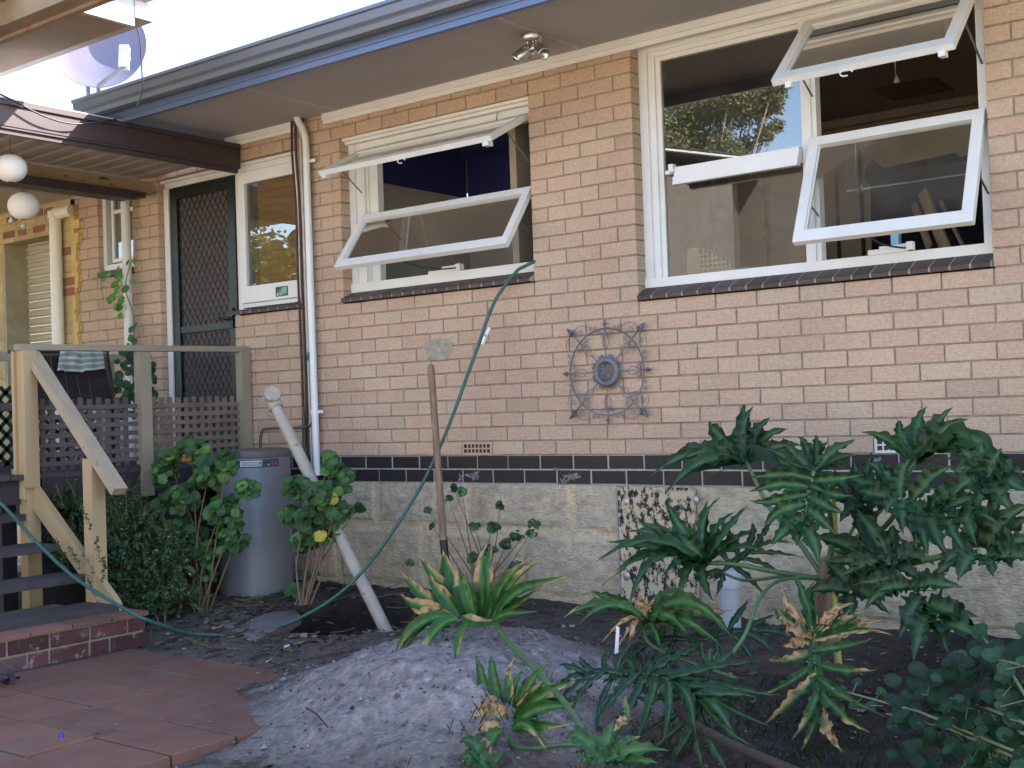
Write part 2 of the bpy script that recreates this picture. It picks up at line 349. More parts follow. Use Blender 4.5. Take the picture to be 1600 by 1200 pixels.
# ---- middle window
wn = empty('window', None, None); wn.parent = house; wn['label'] = 'middle window with a hose through it and both awning sashes propped open'
b = MB()
b.box(-2.318, -.722, .07, .15, 1.105, 1.165); b.box(-2.318, -2.265, .085, .15, 1.165, 2.15); b.box(-2.265, -2.19, .10, .15, 1.165, 2.12); b.box(-2.19, -2.175, .12, .17, 1.165, 2.08); b.box(-2.175, -2.10, .135, .19, 1.165, 2.08)
b.box(-.775, -.722, .085, .15, 1.165, 2.15); b.box(-2.265, -.775, .085, .15, 2.118, 2.15); b.box(-2.19, -.775, .10, .15, 2.075, 2.118); b.box(-2.10, -.775, .135, .19, 2.04, 2.08)
b.box(-2.36, -.70, .03, .085, 2.135, 2.165); b.box(-2.33, -.722, .055, .085, 2.115, 2.135)
b.build('frame', WHITE, wn)
sash(wn, -2.17, -.745, (.07, 1.595), (-.205, 1.225), .05)
sash(wn, -2.17, -.745, (.03, 2.015), (-.33, 1.83), .042)
hook(wn, -1.45, -.335, 1.832)
b = MB(); b.box(-2.13, -2.10, -.35, -.31, 1.807, 1.832); b.build('latch', WHITE2, wn); b = MB(); b.box(-.80, -.76, -.35, -.30, 1.805, 1.832); b.build('latch', WHITE2, wn)
b = MB(); b.box(-1.62, -1.36, .075, .105, 1.166, 1.185); b.box(-1.50, -1.38, .07, .10, 1.185, 1.205); b.box(-1.38, -1.34, .06, .10, 1.17, 1.21); b.build('winder', WHITE2, wn)
b = MB(); b.tube(bez([(-1.37, .06, 1.185), (-1.45, 0, 1.18), (-1.55, -.1, 1.20), (-1.6, -.18, 1.23)], 4), .0045, 6); b.build('winder_chain', DARKM, wn)
b = MB(); b.tube(bez([(-1.02, .09, 2.12), (-1.0, .05, 2.06), (-.98, .03, 2.02)], 4), .003, 5); b.build('sash_cord', DARKM, wn)
sill(wn, -2.318, -.722, 12, -.03, 1.115)
# ---- kitchen window + door share one frame
wn = empty('window', None, None); wn.parent = house; wn['label'] = 'narrow closed window with tan blind beside the screen door'
b = MB()
b.box(-4.33, -2.75, .03, .10, 2.125, 2.148); b.box(-4.31, -2.75, .055, .15, 2.085, 2.125)
b.box(-3.49, -3.44, .075, .15, 1.06, 2.085); b.box(-3.44, -2.75, .08, .15, 1.09, 1.12)
b.build('frame', WHITE, wn)
b = MB(); frame_rect(b, -3.438, -2.752, 1.122, 2.083, .055, .10, .068, .12, .085); b.box(-2.80, -2.752, .04, .056, 1.122, 2.083); b.build('sash', WHITE2, wn)
b = MB(); b.quad((-3.38, .08, 1.23), (-2.81, .08, 1.23), (-2.81, .08, 2.01), (-3.38, .08, 2.01)); b.build('pane', G, wn)
b = MB()
for i in range(16):
    z = 1.2+i*.056
    b.add([(-3.29, .11, z), (-2.76, .11, z), (-2.76, .121, z+.056), (-3.29, .121, z+.056)], [(0, 1, 2, 3)])
b.build('blind', mat('tan_blind', (.85, .48, .19), .8, var=.12, scale=8, stretch=(1, 1, 8)), wn)
b = MB(); b.quad((-3.35, .17, 1.12), (-2.7, .17, 1.12), (-2.7, .17, 2.09), (-3.35, .17, 2.09)); b.build('lining', mat('lining_cloth', (.35, .33, .30), .9), wn)
# picture sticker: blue bird among green
b = MB(); X_, Z_ = -3.06, 1.14
def stick(pts, col, y):
    b.add([(X_+u*.13, y, Z_+v*.07) for u, v in pts], [tuple(range(len(pts)))], col)
stick([(0, 0), (1, 0), (1, 1), (0, 1)], (.01, .05, .05), .0535)
stick([(.06, .05), (.92, .05), (.92, .92), (.55, .92), (.06, .5)], (.07, .16, .08), .0528)
stick([(.6, .3), (.9, .25), (.9, .95), (.62, .9)], (.25, .42, .12), .0522)
stick([(.25, .35), (.42, .42), (.6, .9), (.68, .55), (.6, .2), (.4, .1)], (.16, .42, .62), .0516)
stick([(.1, .1), (.3, .12), (.2, .4)], (.5, .5, .42), .0511)
b.build('picture_sticker', attr_mat('sticker_print', .4, 0), wn)
sill(wn, -3.446, -2.752, 12, -.03, 1.085)
# ---- screen door
dr = empty('door', None, None); dr.parent = house; dr['label'] = 'dark diamond mesh screen door'
b = MB(); b.box(-4.32, -4.262, .05, .15, -.02, 2.085); b.box(-3.49, -3.452, .05, .15, -.02, 1.06); b.build('frame', WHITE2, dr)
b = MB(); x0, x1, z0, z1 = -4.258, -3.494, -.015, 2.08
frame_rect(b, x0, x1, z0, z1, .06, .10, .085, .12, .085); b.box(x0+.085, x1-.085, .065, .095, .95, 1.0); b.build('screen_frame', mat('dark_green_aluminium', (.007, .010, .010), .4, var=.2, spec=.5), dr)
b = MB(); st = .062; W_ = x1-x0-.17; xa, xb, za, zb = x0+.085, x1-.085, .1, 1.995
for sgn in (1, -1):
    k = -60
    while k < 90:
        # lines z = sgn*1.55*(x-xa) + k*st
        sl_ = 1.55*sgn; c = za+k*st*1.55
        pts = []
        for x in (xa, xb):
            z = sl_*(x-xa)+c
            if za <= z <= zb: pts.append((x, z))
        for z in (za, zb):
            x = xa+(z-c)/sl_
            if xa < x < xb: pts.append((x, z))
        if len(pts) >= 2:
            (p, q), (r_, s_) = pts[0], pts[1]; b.bar((p, .08+.003*sgn, q), (r_, .08+.003*sgn, s_), .0085, .004, (0, 1, 0))
        k += 1
b.build('diamond_grille', DARKM, dr)
b = MB(); b.quad((xa, .088, za), (xb, .088, za), (xb, .088, zb), (xa, .088, zb))
b.build('fly_mesh', mat('fly_mesh', (.10, .075, .066), .85, var=.1), dr)
b = MB(); b.tube([(-3.55, .04, 1.02), (-3.55, .01, 1.02), (-3.64, .0, 1.02)], .011, 8); b.box(-3.575, -3.53, .045, .06, .95, 1.1); b.build('handle', BLACK, dr)
# ---- small window
wn = empty('window', None, None); wn.parent = house; wn['label'] = 'smallest window, behind the downpipe'
b = MB(); x0, x1, z0, z1 = -5.127, -4.663, 17.7*C, 25.2*C
frame_rect(b, x0, x1, z0, z1, .045, .12, .045); frame_rect(b, x0+.1, x1-.045, z0+.06, z1-.04, .06, .1, .03); b.box(x0+.13, x1-.07, .065, .09, 1.98, 2.01); b.build('frame', WHITE, wn)
b = MB(); b.quad((x0+.12, .08, z0+.08), (x1-.06, .08, z0+.08), (x1-.06, .08, z1-.05), (x0+.12, .08, z1-.05)); b.build('pane', G, wn)
b = MB(); b.quad((x0, .14, z0), (x1, .14, z0), (x1, .14, z1), (x0, .14, z1)); b.build('curtain', mat('grey_curtain', (.3, .29, .27), .9, scale=3, stretch=(8, 1, 1)), wn)
b = MB(); b.add([(x0, -.02, 17*C), (x1, -.02, 17*C), (x1, -.02, 17*C+.045), (x0, -.02, 17*C+.045), (x0, .1, 17*C), (x1, .1, 17*C), (x1, .1, 17*C+.06), (x0, .1, 17*C+.06)], [(0,1,2,3),(3,2,6,7),(5,4,7,6),(0,3,7,4),(1,5,6,2),(0,4,5,1)], (.09, .075, .07)); b.build('sill', SI, wn)
# ---- soffit, trim, fascia, gutter, roof
GX0 = -3.72
b = MB(); b.box(GX0, X1+.6, -.985, .0, 2.338, 2.352)
b.build('soffit', SOFF, house)
for x in (-2.3, -.31, 1.7): b = MB(); b.box(x-.009, x+.009, -.98, -.03, 2.334, 2.338); b.build('soffit_joint', mat('soffit_strip', (.52, .46, .45), .8), house)
b = MB()
for a, c in ((GX0+.25, -2.74), (-2.45, 0.0), (0.0, X1)):
    b.box(a, c-.0015, -.018, -.0025, 2.268, 2.337); b.box(a, c-.0015, -.032, -.018, 2.296, 2.337)
b.build('eave_trim', WHITE2, house)
GUT = mat('blue_grey_steel', (.115, .165, .29), .36, .15, var=.10, scale=2, stretch=(.3, 1, 3)); GUT2 = mat('grey_gutter_steel', (.15, .165, .20), .38, .3, var=.1, scale=2, stretch=(.3, 1, 3), col2=(.06, .065, .08), thr=.68)
b = MB(); b.box(GX0, X1+.6, -1.01, -.985, 2.262, 2.42); b.box(GX0, X1+.6, -1.018, -1.01, 2.262, 2.272); b.box(GX0, X1+.6, -1.018, -1.01, 2.30, 2.306); b.build('fascia', GUT, house)
pr = [(-1.012, 2.345), (-1.06, 2.335), (-1.085, 2.345), (-1.092, 2.372), (-1.082, 2.385), (-1.095, 2.40), (-1.10, 2.445), (-1.112, 2.452), (-1.112, 2.47), (-1.098, 2.474), (-1.09, 2.46), (-1.085, 2.40), (-1.012, 2.39)]
b = MB(); n = len(pr); b.add([(GX0-.02, y, z) for y, z in pr]+[(X1+.6, y, z) for y, z in pr], [(i, i+1, n+i+1, n+i) for i in range(n-1)]+[tuple(range(n))]); b.build('gutter', GUT2, house)
b = MB(); rz = lambda y: 2.44+(y+1.02)*.27
b.add([(GX0, -1.05, 2.445), (X1+.6, -1.05, 2.445), (X1+.6, 3.2, rz(3.2)), (GX0, 3.2, rz(3.2)), (GX0, 7.2, 2.5), (X1+.6, 7.2, 2.5)], [(0, 1, 2, 3), (3, 2, 5, 4)])
b.add([(GX0+.01, -1.0, 2.36), (X1+.59, -1.0, 2.36), (X1+.59, 3.2, rz(3.2)-.05), (GX0+.01, 3.2, rz(3.2)-.05), (GX0+.01, 7.2, 2.45), (X1+.59, 7.2, 2.45)], [(1, 0, 3, 2), (2, 3, 4, 5)])
b.add([(GX0, -1.05, 2.445), (GX0, 3.2, rz(3.2)), (GX0, 7.2, 2.5), (GX0, 7.2, 2.34), (GX0, -1, 2.34)], [(0, 1, 2, 3, 4)])
b.build('roof', mat('terracotta_tiles', (.16, .09, .07), .8, bump=.3), house)
b = MB(); b.box(X0, -3.2, 6.4, 6.5, -1.2, 2.4); b.box(0, 1.2, 6.4, 6.5, -1.2, 2.4); b.box(5.2, X1, 6.4, 6.5, -1.2, 2.4); b.box(-3.2, 5.2, 6.4, 6.5, -1.2, 0); b.box(X1, X1+.1, .0, 6.5, -1.2, 2.4); b.box(X0-.1, X0, .12, 6.5, -1.2, 2.2); b.build('outer_wall', mat('plain_brick', (.42, .3, .22), .9), house)  # back gaps added out of view to let daylight into the rooms
# ---- rooms behind the windows
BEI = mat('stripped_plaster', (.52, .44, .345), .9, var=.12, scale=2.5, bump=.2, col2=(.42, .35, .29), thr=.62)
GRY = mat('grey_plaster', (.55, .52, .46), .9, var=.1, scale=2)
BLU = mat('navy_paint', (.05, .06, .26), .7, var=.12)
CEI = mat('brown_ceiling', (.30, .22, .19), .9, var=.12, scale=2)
b = MB(); b.box(-1.0, -.95, .17, 3.0, -.1, 2.37); b.build('interior_wall', mat('dimmed_side_plaster', (.32, .265, .205), .9, var=.12, scale=2.5, bump=.2), house); b = MB(); b.box(-.95, 2.2, 3.0, 3.1, -.1, 2.37); b.box(2.2, 3.6, 3.0, 3.1, -.1, .9)  # side wall plaster darkened in colour to offset bright window light
b.box(3.6, 4.0, 3.0, 3.1, -.1, 2.37); b.box(4.0, 4.1, .11, 3.1, -.1, 2.37); b.box(2.2, 3.6, 3.0, 3.1, 2.1, 2.37); b.box(X0, -4.34, .16, .2, -1.2, 2.33)  # hidden window gap added to brighten the stripped room
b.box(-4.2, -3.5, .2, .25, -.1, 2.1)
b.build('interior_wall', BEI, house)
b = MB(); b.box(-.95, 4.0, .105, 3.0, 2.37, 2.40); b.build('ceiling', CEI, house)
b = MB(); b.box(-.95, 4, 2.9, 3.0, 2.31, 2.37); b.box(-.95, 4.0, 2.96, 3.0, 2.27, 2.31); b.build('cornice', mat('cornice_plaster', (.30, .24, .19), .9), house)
b = MB(); b.box(X0, X1, .105, 6.4, -.12, -.05); b.build('interior_floor', mat('floorboards', (.2, .13, .08), .5, scale=3, stretch=(1, 8, 1)), house)
b = MB(); b.box(-2.66, -2.6, .16, 1.7, -.1, 1.98); b.box(-2.6, -1.75, 1.7, 1.75, -.1, 1.98); b.build('grey_room_wall', GRY, house)  # back wall cut short out of view to let light in
b = MB(); b.box(-2.655, -2.605, .16, 1.7, 1.982, 2.33); b.box(-2.6, -1.0, 1.705, 1.75, 1.982, 2.33); b.box(-2.6, -1.0, .16, 1.7, 2.30, 2.33); b.box(-2.15, -1.95, 1.69, 1.699, 1.2, 1.56)
b.build('blue_room_wall', BLU, house)
b = MB(); b.box(-1.88, -1.85, 1.67, 1.699, -.1, 2.0); b.box(-1.85, -1.1, 1.67, 1.699, 1.97, 2.0); b.build('door_architrave', WHITE2, house)
# chases with pipes and the torn out patch of the stripped room
b = MB()
p = px(1072, 300, 'x', -.949); b.box(-.949, -.944, p.y-.05, p.y+.05, .3, 1.62); b.build('wall_chase', mat('old_brick_chase', (.12, .06, .045), .95, var=.5, scale=20), house)
for i, (x, y, ax, v) in enumerate(((1110, 300, 'x', -.93), (1196, 300, 'y', 2.97), (1305, 250, 'y', 2.97), (1343, 250, 'y', 2.97))):
    p = px(x, y, ax, v); b = MB(); zt = 2.25 if i > 1 else 2.0
    b.tube([(p.x, p.y, .3), (p.x+.004, p.y, 1.2), (p.x, p.y, zt)], .014, 8); b.box(p.x-.028, p.x+.028, p.y-.02, p.y+.02, zt-.10, zt-.03); b.tube([(p.x-.03, p.y, 1.55), (p.x+.03, p.y, 1.56)], .008, 6)
    b.build('conduit', mat('rusty_conduit', (.07, .055, .045), .8, var=.4, scale=15), house)
rp = random.Random(3); pts = []
A = [P(1352, 262, 2.99), P(1362, 250, 2.99), P(1372, 256, 2.99), P(1380, 262, 2.99), P(1492, 239, 2.99), P(1500, 245, 2.99), P(1545, 236, 2.99), P(1560, 420, 2.99), P(1362, 420, 2.99), P(1360, 290, 2.99), P(1350, 280, 2.99)]
b = MB(); b.add([(p.x, 2.992, p.z) for p in A], [tuple(range(len(A)))]); b.add([(p.x, 2.9995, p.z) for p in A], [tuple(range(len(A)))])
b.build('stripped_patch', mat('dark_adhesive', (.014, .015, .030), .9, var=.6, scale=5, col2=(.20, .15, .10), thr=.67), house)
b = MB(); b.box(.56, .98, 2.2, 2.62, 2.362, 2.37); 
for i in range(8): b.box(.58, .96, 2.24+i*.046, 2.262+i*.046, 2.355, 2.362)
b.build('ceiling_vent', mat('vent_brown', (.09, .065, .04), .8), house)
b = MB(); p = P(1398, 90, 1.2); b.tube([(p.x, 1.2, 2.37), (p.x, 1.2, px(1400, 108, 'y', 1.2).z)], .0035, 5); q = P(1401, 126, 1.2); b.lathe([(.002, .03), (.012, .01), (.02, -.012), (.0, -.014)], Matrix.Translation(q), 10); b.tube([(p.x, 1.2, px(1400, 110, 'y', 1.2).z), q], .003, 5)
b.build('light_pull', PVC, house)
# render smear above the spade handle + paint stains on the plinth
rp = random.Random(5)
def blob(cx, cy, rx, ry, y0, n=40, jag=.25):
    out = []
    for i in range(n):
        a = 2*math.pi*i/n; r = 1+jag*mn.noise(Vector((math.cos(a)*2.2+cx*.1, math.sin(a)*2.2, cy*.1)))*1.6+rp.uniform(-.05, .05)
        out.append(P(cx+rx*r*math.cos(a), cy-ry*r*math.sin(a), y0))
    return out
b = MB(); A = blob(684, 546, 22, 19, -.0045, 60, .14); b.add(A, [tuple(range(len(A)))])
b.build('render_smear', mat('cement_smear', (.34, .31, .25), .95, var=.25, scale=30, bump=.7, bscale=90), house)
b = MB()
for cx, cy, rx, ry in ((893, 746, 9, 7), (880, 752, 5, 4), (742, 744, 8, 5), (720, 747, 4, 5), (1370, 718, 6, 3), (868, 733, 5, 2)):
    A = blob(cx, cy, rx, ry, -.0062, 26, .8); b.add(A, [tuple(range(len(A)))])
b.build('bloom_stain', mat('white_bloom', (.20, .19, .20), .95, var=.6, scale=60, col2=(.05, .045, .05), thr=.52), house)
# air grille
def grille(xa, xb, par, mm, y=-.006):
    g = MB(); z0, z1 = .003, C-.004
    frame_rect(g, xa, xb, z0, z1, y, .02, .013)
    n = 7
    for i in range(1, n): x = xa+.013+(xb-xa-.026)*i/n; g.box(x-.004, x+.004, y+.001, .02, z0+.013, z1-.013)
    g.box(xa+.013, xb-.013, y+.002, .02, (z0+z1)/2-.004, (z0+z1)/2+.004)
    o = g.build('air_vent', mm, par); d = MB(); d.quad((xa+.01, -.0035, z0+.01), (xb-.01, -.0035, z0+.01), (xb-.01, -.0035, z1-.01), (xa+.01, -.0035, z1-.01)); d.build('vent_shadow_gap', mat('vent_void', (.05, .03, .02), .9), o)
grille(-1.315, -1.08, house, mat('terracotta_vent', (.50, .36, .27), .85, var=.08))
q = P(1372, 692, -.01); grille(q.x-.02, q.x+.21, house, mat('white_vent', (.62, .60, .56), .7))
# painted access board in the foundation
b = MB(); b.box(-.148, .335, -.055, -.03, -.84, -.178); bp = b.build('access_board', None or mat('worn_black_paint', (.50, .42, .30), .8, var=.06, scale=8.5, bump=.3, bscale=80, col2=(.013, .012, .013), thr=.485, stretch=(1.3, 1, .8), detail=14), house)
for x, y in ((978, 784), (1087, 781), (980, 900), (1087, 905)):
    b = MB(); p = P(x, y, -.055); M_ = Matrix.Translation(p) @ Matrix.Rotation(R(90), 4, 'X'); b.lathe([(.019, 0), (.018, .004), (.0, .006)], M_, 14); b.lathe([(.009, .004), (.008, .010), (.0, .012)], M_, 8)
    b.build('washer', mat('zinc', (.55, .55, .53), .5, .4), bp)
b = MB(); b.box(-.158, -.149, -.06, -.02, -.86, -.175); b.build('board_edge', mat('grey_lead', (.28, .28, .31), .6), bp)
# ================================================================ GROUND
def gz(x, y):
    """ground height: low paved court on the left, sand mound in front, pit beside the leaning pipe"""
    t = min(1, max(0, (y+2.3)/2.1)); z = -1.0+.14*t*t*(3-2*t)
    u = min(1, max(0, (x-1.0)/2)); z += .03*u
    m1 = math.exp(-(((x-.15)/.80)**2+((y+1.80)/.66)**2)**1.25); z += .295*m1
    m2 = math.exp(-(((x-.55)/.55)**2+((y+2.35)/.5)**2)**1.2); z += .10*m2
    h = math.exp(-(((x+1.72)/.48)**2+((y+.74)/.30)**2)**1.6); z -= .34*h
    h = math.exp(-(((x+2.1)/.9)**2+((y+1.25)/.35)**2)**1.2); z -= .025*h
    n = mn.noise(Vector((x*2, y*2, 0)))*.022+mn.noise(Vector((x*6, y*6, 3)))*.018-abs(mn.noise(Vector((x*4, y*4, 8))))*.035*m1+mn.noise(Vector((x*17, y*17, 7)))*.010-.012*m1*abs(mn.noise(Vector((x*9+y*4, y*5, 2))))
    pav = min(1, max(0, max(x+.15, (y+2.25)*1.3 if x > -1.65 else -9, (y+1.5)*3)/.35))
    k = min(1, max(0, (min(-.18-x, -2.22-y+.10*mn.noise(Vector((x*3, 1, 0)))*.35+(.28 if x < -.95 else 0)+(.22 if x < -1.6 else 0))+.02)/.10)); n = n*(1-.85*k); z -= .016*k
    if x < -.26: z += .0*k
    return z+n*(1+.6*m1)
GM = attr_mat('sandy_soil', .95, 1, (45, 45, 45), .3, 20, spec=.2, dist=.02, speck=((.03, .024, .022), 38, .63))
x0, x1, y0, y1 = -5.4, 3.8, -5.2, .02; nx, ny = 470, 300
# finer where the camera sees it closest
xs = np.linspace(x0, x1, nx); ys = y1-(y1-y0)*np.linspace(0, 1, ny)**1.15; vs = []; cs = []
for y in ys:
    for x in xs:
        z = gz(x, y)
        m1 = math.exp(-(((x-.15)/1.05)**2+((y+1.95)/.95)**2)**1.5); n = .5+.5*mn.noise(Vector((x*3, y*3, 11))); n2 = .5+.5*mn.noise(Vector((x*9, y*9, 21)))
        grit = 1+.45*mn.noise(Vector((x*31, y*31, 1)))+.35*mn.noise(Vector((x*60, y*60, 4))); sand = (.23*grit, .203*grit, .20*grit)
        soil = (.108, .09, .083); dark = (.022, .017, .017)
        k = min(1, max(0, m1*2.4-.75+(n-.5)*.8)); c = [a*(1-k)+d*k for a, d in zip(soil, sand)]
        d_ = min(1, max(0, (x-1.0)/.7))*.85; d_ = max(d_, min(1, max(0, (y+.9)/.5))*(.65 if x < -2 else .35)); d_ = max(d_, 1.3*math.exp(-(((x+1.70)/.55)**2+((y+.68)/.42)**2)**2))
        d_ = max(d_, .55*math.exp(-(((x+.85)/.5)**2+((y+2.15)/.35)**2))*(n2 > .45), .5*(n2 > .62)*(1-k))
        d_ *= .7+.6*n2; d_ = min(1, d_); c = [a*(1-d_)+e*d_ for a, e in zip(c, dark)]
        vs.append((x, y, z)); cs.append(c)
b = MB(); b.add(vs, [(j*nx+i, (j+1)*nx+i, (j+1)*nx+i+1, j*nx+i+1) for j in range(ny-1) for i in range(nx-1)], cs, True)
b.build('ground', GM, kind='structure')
b = MB(); b.quad((-300, -300, -1.26), (300, -300, -1.26), (300, 300, -1.26), (-300, 300, -1.26)); b.build('distant_ground', mat('dry_lawn', (.16, .15, .08), .95, scale=.5, var=.3), kind='structure')
b = MB(); b.box(-9, 12, -14, -5.15, -1.2, -1.02); b.build('bounce_yard', mat('pale_bounce_yard', (.40, .32, .23), .95, scale=2, var=.15, bump=.5), kind='structure')  # ground out of view made pale to bounce warm light onto the wall
# paving slabs
TM = attr_mat('terracotta_slab', .85, .5, (60, 60, 60), .16, 7, spec=.3, dist=.003, speck=((.125, .105, .098), 5, .56))
b = MB(); rp = random.Random(11)
for j in range(-12, 2):
    for i in range(-9, 4):
        xa = -1.735+i*.495+(0 if j % 2 else 0); ya = -2.39+j*.305
        if xa > -.4: continue
        if ya > -1.7 and i > -2: continue
        
        if xa+.49 < -2.31 and ya > -3.6 and 0: continue
        if xa < -2.3-.3 and ya > -5: continue
        v = rp.uniform(.86, 1.1); col = (.155*v, .079*v, .060*v); e = .004; zt = -.968+rp.uniform(-.003, .003); sx = rp.uniform(-.012, .012) if xa > -.8 else 0
        xb, yb = xa+.485+sx, ya+.296; zb = -1.03
        tl = [rp.uniform(-.0025, .0025) for _ in range(4)]
        vs = [(xa, ya, zb), (xb, ya, zb), (xb, yb, zb), (xa, yb, zb), (xa, ya, zt-e), (xb, ya, zt-e), (xb, yb, zt-e), (xa, yb, zt-e),
              (xa+e, ya+e, zt+tl[0]), (xb-e, ya+e, zt+tl[1]), (xb-e, yb-e, zt+tl[2]), (xa+e, yb-e, zt+tl[3])]
        b.add(vs, [(0,1,5,4),(1,2,6,5),(2,3,7,6),(3,0,4,7),(4,5,9,8),(5,6,10,9),(6,7,11,10),(7,4,8,11),(8,9,10,11)], col)
b.build('paving', TM, kind='structure')
b = MB(); b.box(-4.5, -.28, -6, -1.9, -1.03, -.977); b.build('paving_joint', mat('joint_sand', (.045, .032, .03), .95, scale=20), kind='structure')
# bare concrete path piece under the hose
b = MB(); A = [P(x, y, -1.2) for x, y in ()]
q = [px(x, y, 'z', -.938) for x, y in ((345, 975), (360, 948), (452, 945), (470, 962), (400, 1000))]
b.add([(p.x, p.y, -.938) for p in q]+[(p.x, p.y, -.99) for p in q], [(0, 1, 2, 3, 4), (0, 5, 6, 1), (1, 6, 7, 2), (2, 7, 8, 3), (3, 8, 9, 4), (4, 9, 5, 0)]); b.build('path_slab', mat('old_concrete', (.17, .155, .15), .9, bump=.4, scale=12), kind='structure')
# ================================================================ STAIRS, DECK
TIM = mat('cream_painted_timber', (.40, .295, .165), .6, var=.07, scale=3, stretch=(1, 1, .4), bump=.12, bscale=30)
TIMX = mat('weathered_cream_timber', (.36, .29, .21), .75, var=.12, scale=8, stretch=(.6, 4, 1.2), bump=.3, bscale=40, col2=(.17, .14, .13), thr=.60)
GTI = mat('grey_weathered_timber', (.05, .043, .048), .85, var=.3, scale=9, stretch=(5, .5, 1), bump=.6, bscale=50, col2=(.22, .19, .17), thr=.66)
# brick landing
RBM = attr_mat('red_brick', .85, .6, (50, 50, 50), .25, 25, dist=.006, speck=((.22, .20, .20), 13, .56))
lp = empty('brick_step', 'low red brick step with crumbling cream mortar below the stairs', 'brick step')
b = MB(); rp = random.Random(4); b2 = MB()
def rbrick(b, x0, x1, y0, y1, z0, z1, col):
    e = .004; b.add([(x0, y0, z0), (x1-e, y0, z0), (x1-e, y1, z0), (x0, y1, z0), (x0, y0, z1), (x1-e, y0, z1), (x1-e, y1, z1), (x0, y1, z1), (x1, y0+e, z0+e), (x1, y1-e, z0+e), (x1, y1-e, z1-e), (x1, y0+e, z1-e)],
        [(0,3,2,1),(4,5,6,7),(0,1,5,4),(2,3,7,6),(3,0,4,7),(1,2,9,8),(2,6,10,9),(6,5,11,10),(5,1,8,11),(8,9,10,11)], col)
for r_, (z0, z1) in enumerate(((-.985, -.905), (-.892, -.822))):
    y = -1.655-(.12 if r_ else 0); 
    if r_: rbrick(b, -2.5, -2.302, -1.765, -1.655, z0, z1, (.10, .035, .035))
    while y > -5:
        v = rp.uniform(.6, 1.35); L_ = .225 if rp.random() < .8 else .11
        rbrick(b, -2.42+rp.uniform(-.002, .002), -2.30+rp.uniform(-.003, .002), y-L_, y, z0, z1, (.095*v, .035*v, .036*v) if rp.random() < .7 else (.13*v, .075*v, .085*v)); y -= L_+.014
for x in (-2.56, -2.80, -3.04): rbrick(b, x, x+.225, -1.76, -1.652, -.985, -.905, (.16, .05, .05)); rbrick(b, x-.1, x+.125, -1.76, -1.652, -.892, -.822, (.14, .05, .05))
b.build('bricks', RBM, lp)
b = MB(); y = -1.64
while y > -5: v = rp.uniform(.8, 1.1); b.box(-2.62, -2.29, y-.235, y, -.812, -.79, (.20*v, .10*v, .075*v)); y -= .242
b.build('capping_tiles', TM, lp)
b = MB(); b.box(-3.2, -2.309, -5, -1.668, -1.03, -.812); b.box(-3.2, -2.304, -5, -1.66, -1.05, -.987)
b.build('crumbling_mortar', mat('cream_mortar', (.24, .205, .15), .95, var=.2, scale=25, bump=.9, bscale=60, col2=(.25, .23, .22), thr=.6), lp)
st = empty('staircase', 'open timber stairs with grey treads and a cream handrail', 'stairs')
for i, (xf, zt) in enumerate(((-3.31, -.26), (-3.03, -.435), (-2.75, -.60), (-2.46, -.755))):
    b = MB(); b.bar((xf-.125, -1.735+.012*(i == 3), zt-.019), (xf-.125, -3.3, zt-.019), .26 if i < 3 else .27, .042)
    b.build('tread', GTI, st)
def prism(b, poly, y0, y1, col=None):
    n = len(poly); b.add([(x, y0, z) for x, z in poly]+[(x, y1, z) for x, z in poly], [tuple(range(n)), tuple(range(2*n-1, n-1, -1))]+[(i, n+i, n+(i+1) % n, (i+1) % n) for i in range(n)], col)
b = MB(); prism(b, [(-3.52, .01), (-3.40, .01), (-2.47, -.735), (-2.45, -.787), (-2.58, -.787), (-3.52, -.055)], -1.735, -1.695); b.build('stringer', TIM, st)
b = MB(); prism(b, [(-3.52, .01), (-3.40, .01), (-2.47, -.735), (-2.45, -.787), (-2.58, -.787), (-3.52, -.055)], -3.2, -3.16); b.build('stringer', TIM, st)
b = MB(); b.bar((-2.69, -1.705, -.83), (-2.69, -1.705, .075), .088, .088, (0, 1, 0)); b.build('post', TIM, st)
b = MB(); b.bar((-3.32, -1.70, .715), (-2.45, -1.70, -.115), .088, .05, (.7, 0, .75)); b.build('handrail', TIMX, st)
b = MB(); b.bar((-3.0, -2.2, -.95), (-3.0, -2.2, -.48), .07, .07, (0, 1, 0)); b.bar((-3.28, -2.2, -.95), (-3.28, -2.2, -.3), .07, .07, (0, 1, 0)); b.build('support', TIM, st)
dk = empty('deck', 'raised timber deck with cream posts and rails outside the screen door', 'deck')
b = MB()
for i in range(16): b.box(-6.2, -3.30, -.10-.118*i-.112, -.10-.118*i, -.05, -.02)
b.build('floor_boards', GTI, dk)
b = MB(); b.box(-3.335, -3.305, -1.66, -.02, -.215, -.004); b.box(-3.42, -3.36, -1.9, -.02, -.2, -.055); b.box(-3.44, -3.40, -1.64, -.1, -1.0, -.2); b.build('skirt_and_shade_board', mat('stained_board_and_shade', (.028, .022, .026), .7, var=.2, scale=5), dk)  # rearmost boards added as a dark sheet for the shade under the deck
b = MB(); b.box(-3.9, -3.31, -1.78, -1.74, -.17, -.055); b.build('riser_board', mat('cream_board', (.52, .44, .30), .7, var=.06), dk)
RL = mat('grey_cream_rail', (.28, .24, .18), .75, var=.10, scale=4, stretch=(3, .5, 1), bump=.2, bscale=50)
b = MB(); b.bar((-3.33, -1.79, .757), (-3.33, -.0, .777), .07, .038); b.build('top_rail', RL, dk)
b = MB(); b.box(-3.375, -3.29, -1.772, -1.685, -.9, .738); b.build('post', TIM, dk)
b = MB(); b.box(-3.29, -3.262, -1.79, -1.70, -.1, .735); b.box(-3.40, -3.375, -1.79, -1.74, -.05, .735); b.build('post_cover', TIM, dk)
b = MB(); b.box(-3.345, -3.275, -.95, -.865, -.215, .742); b.build('post', RL, dk)
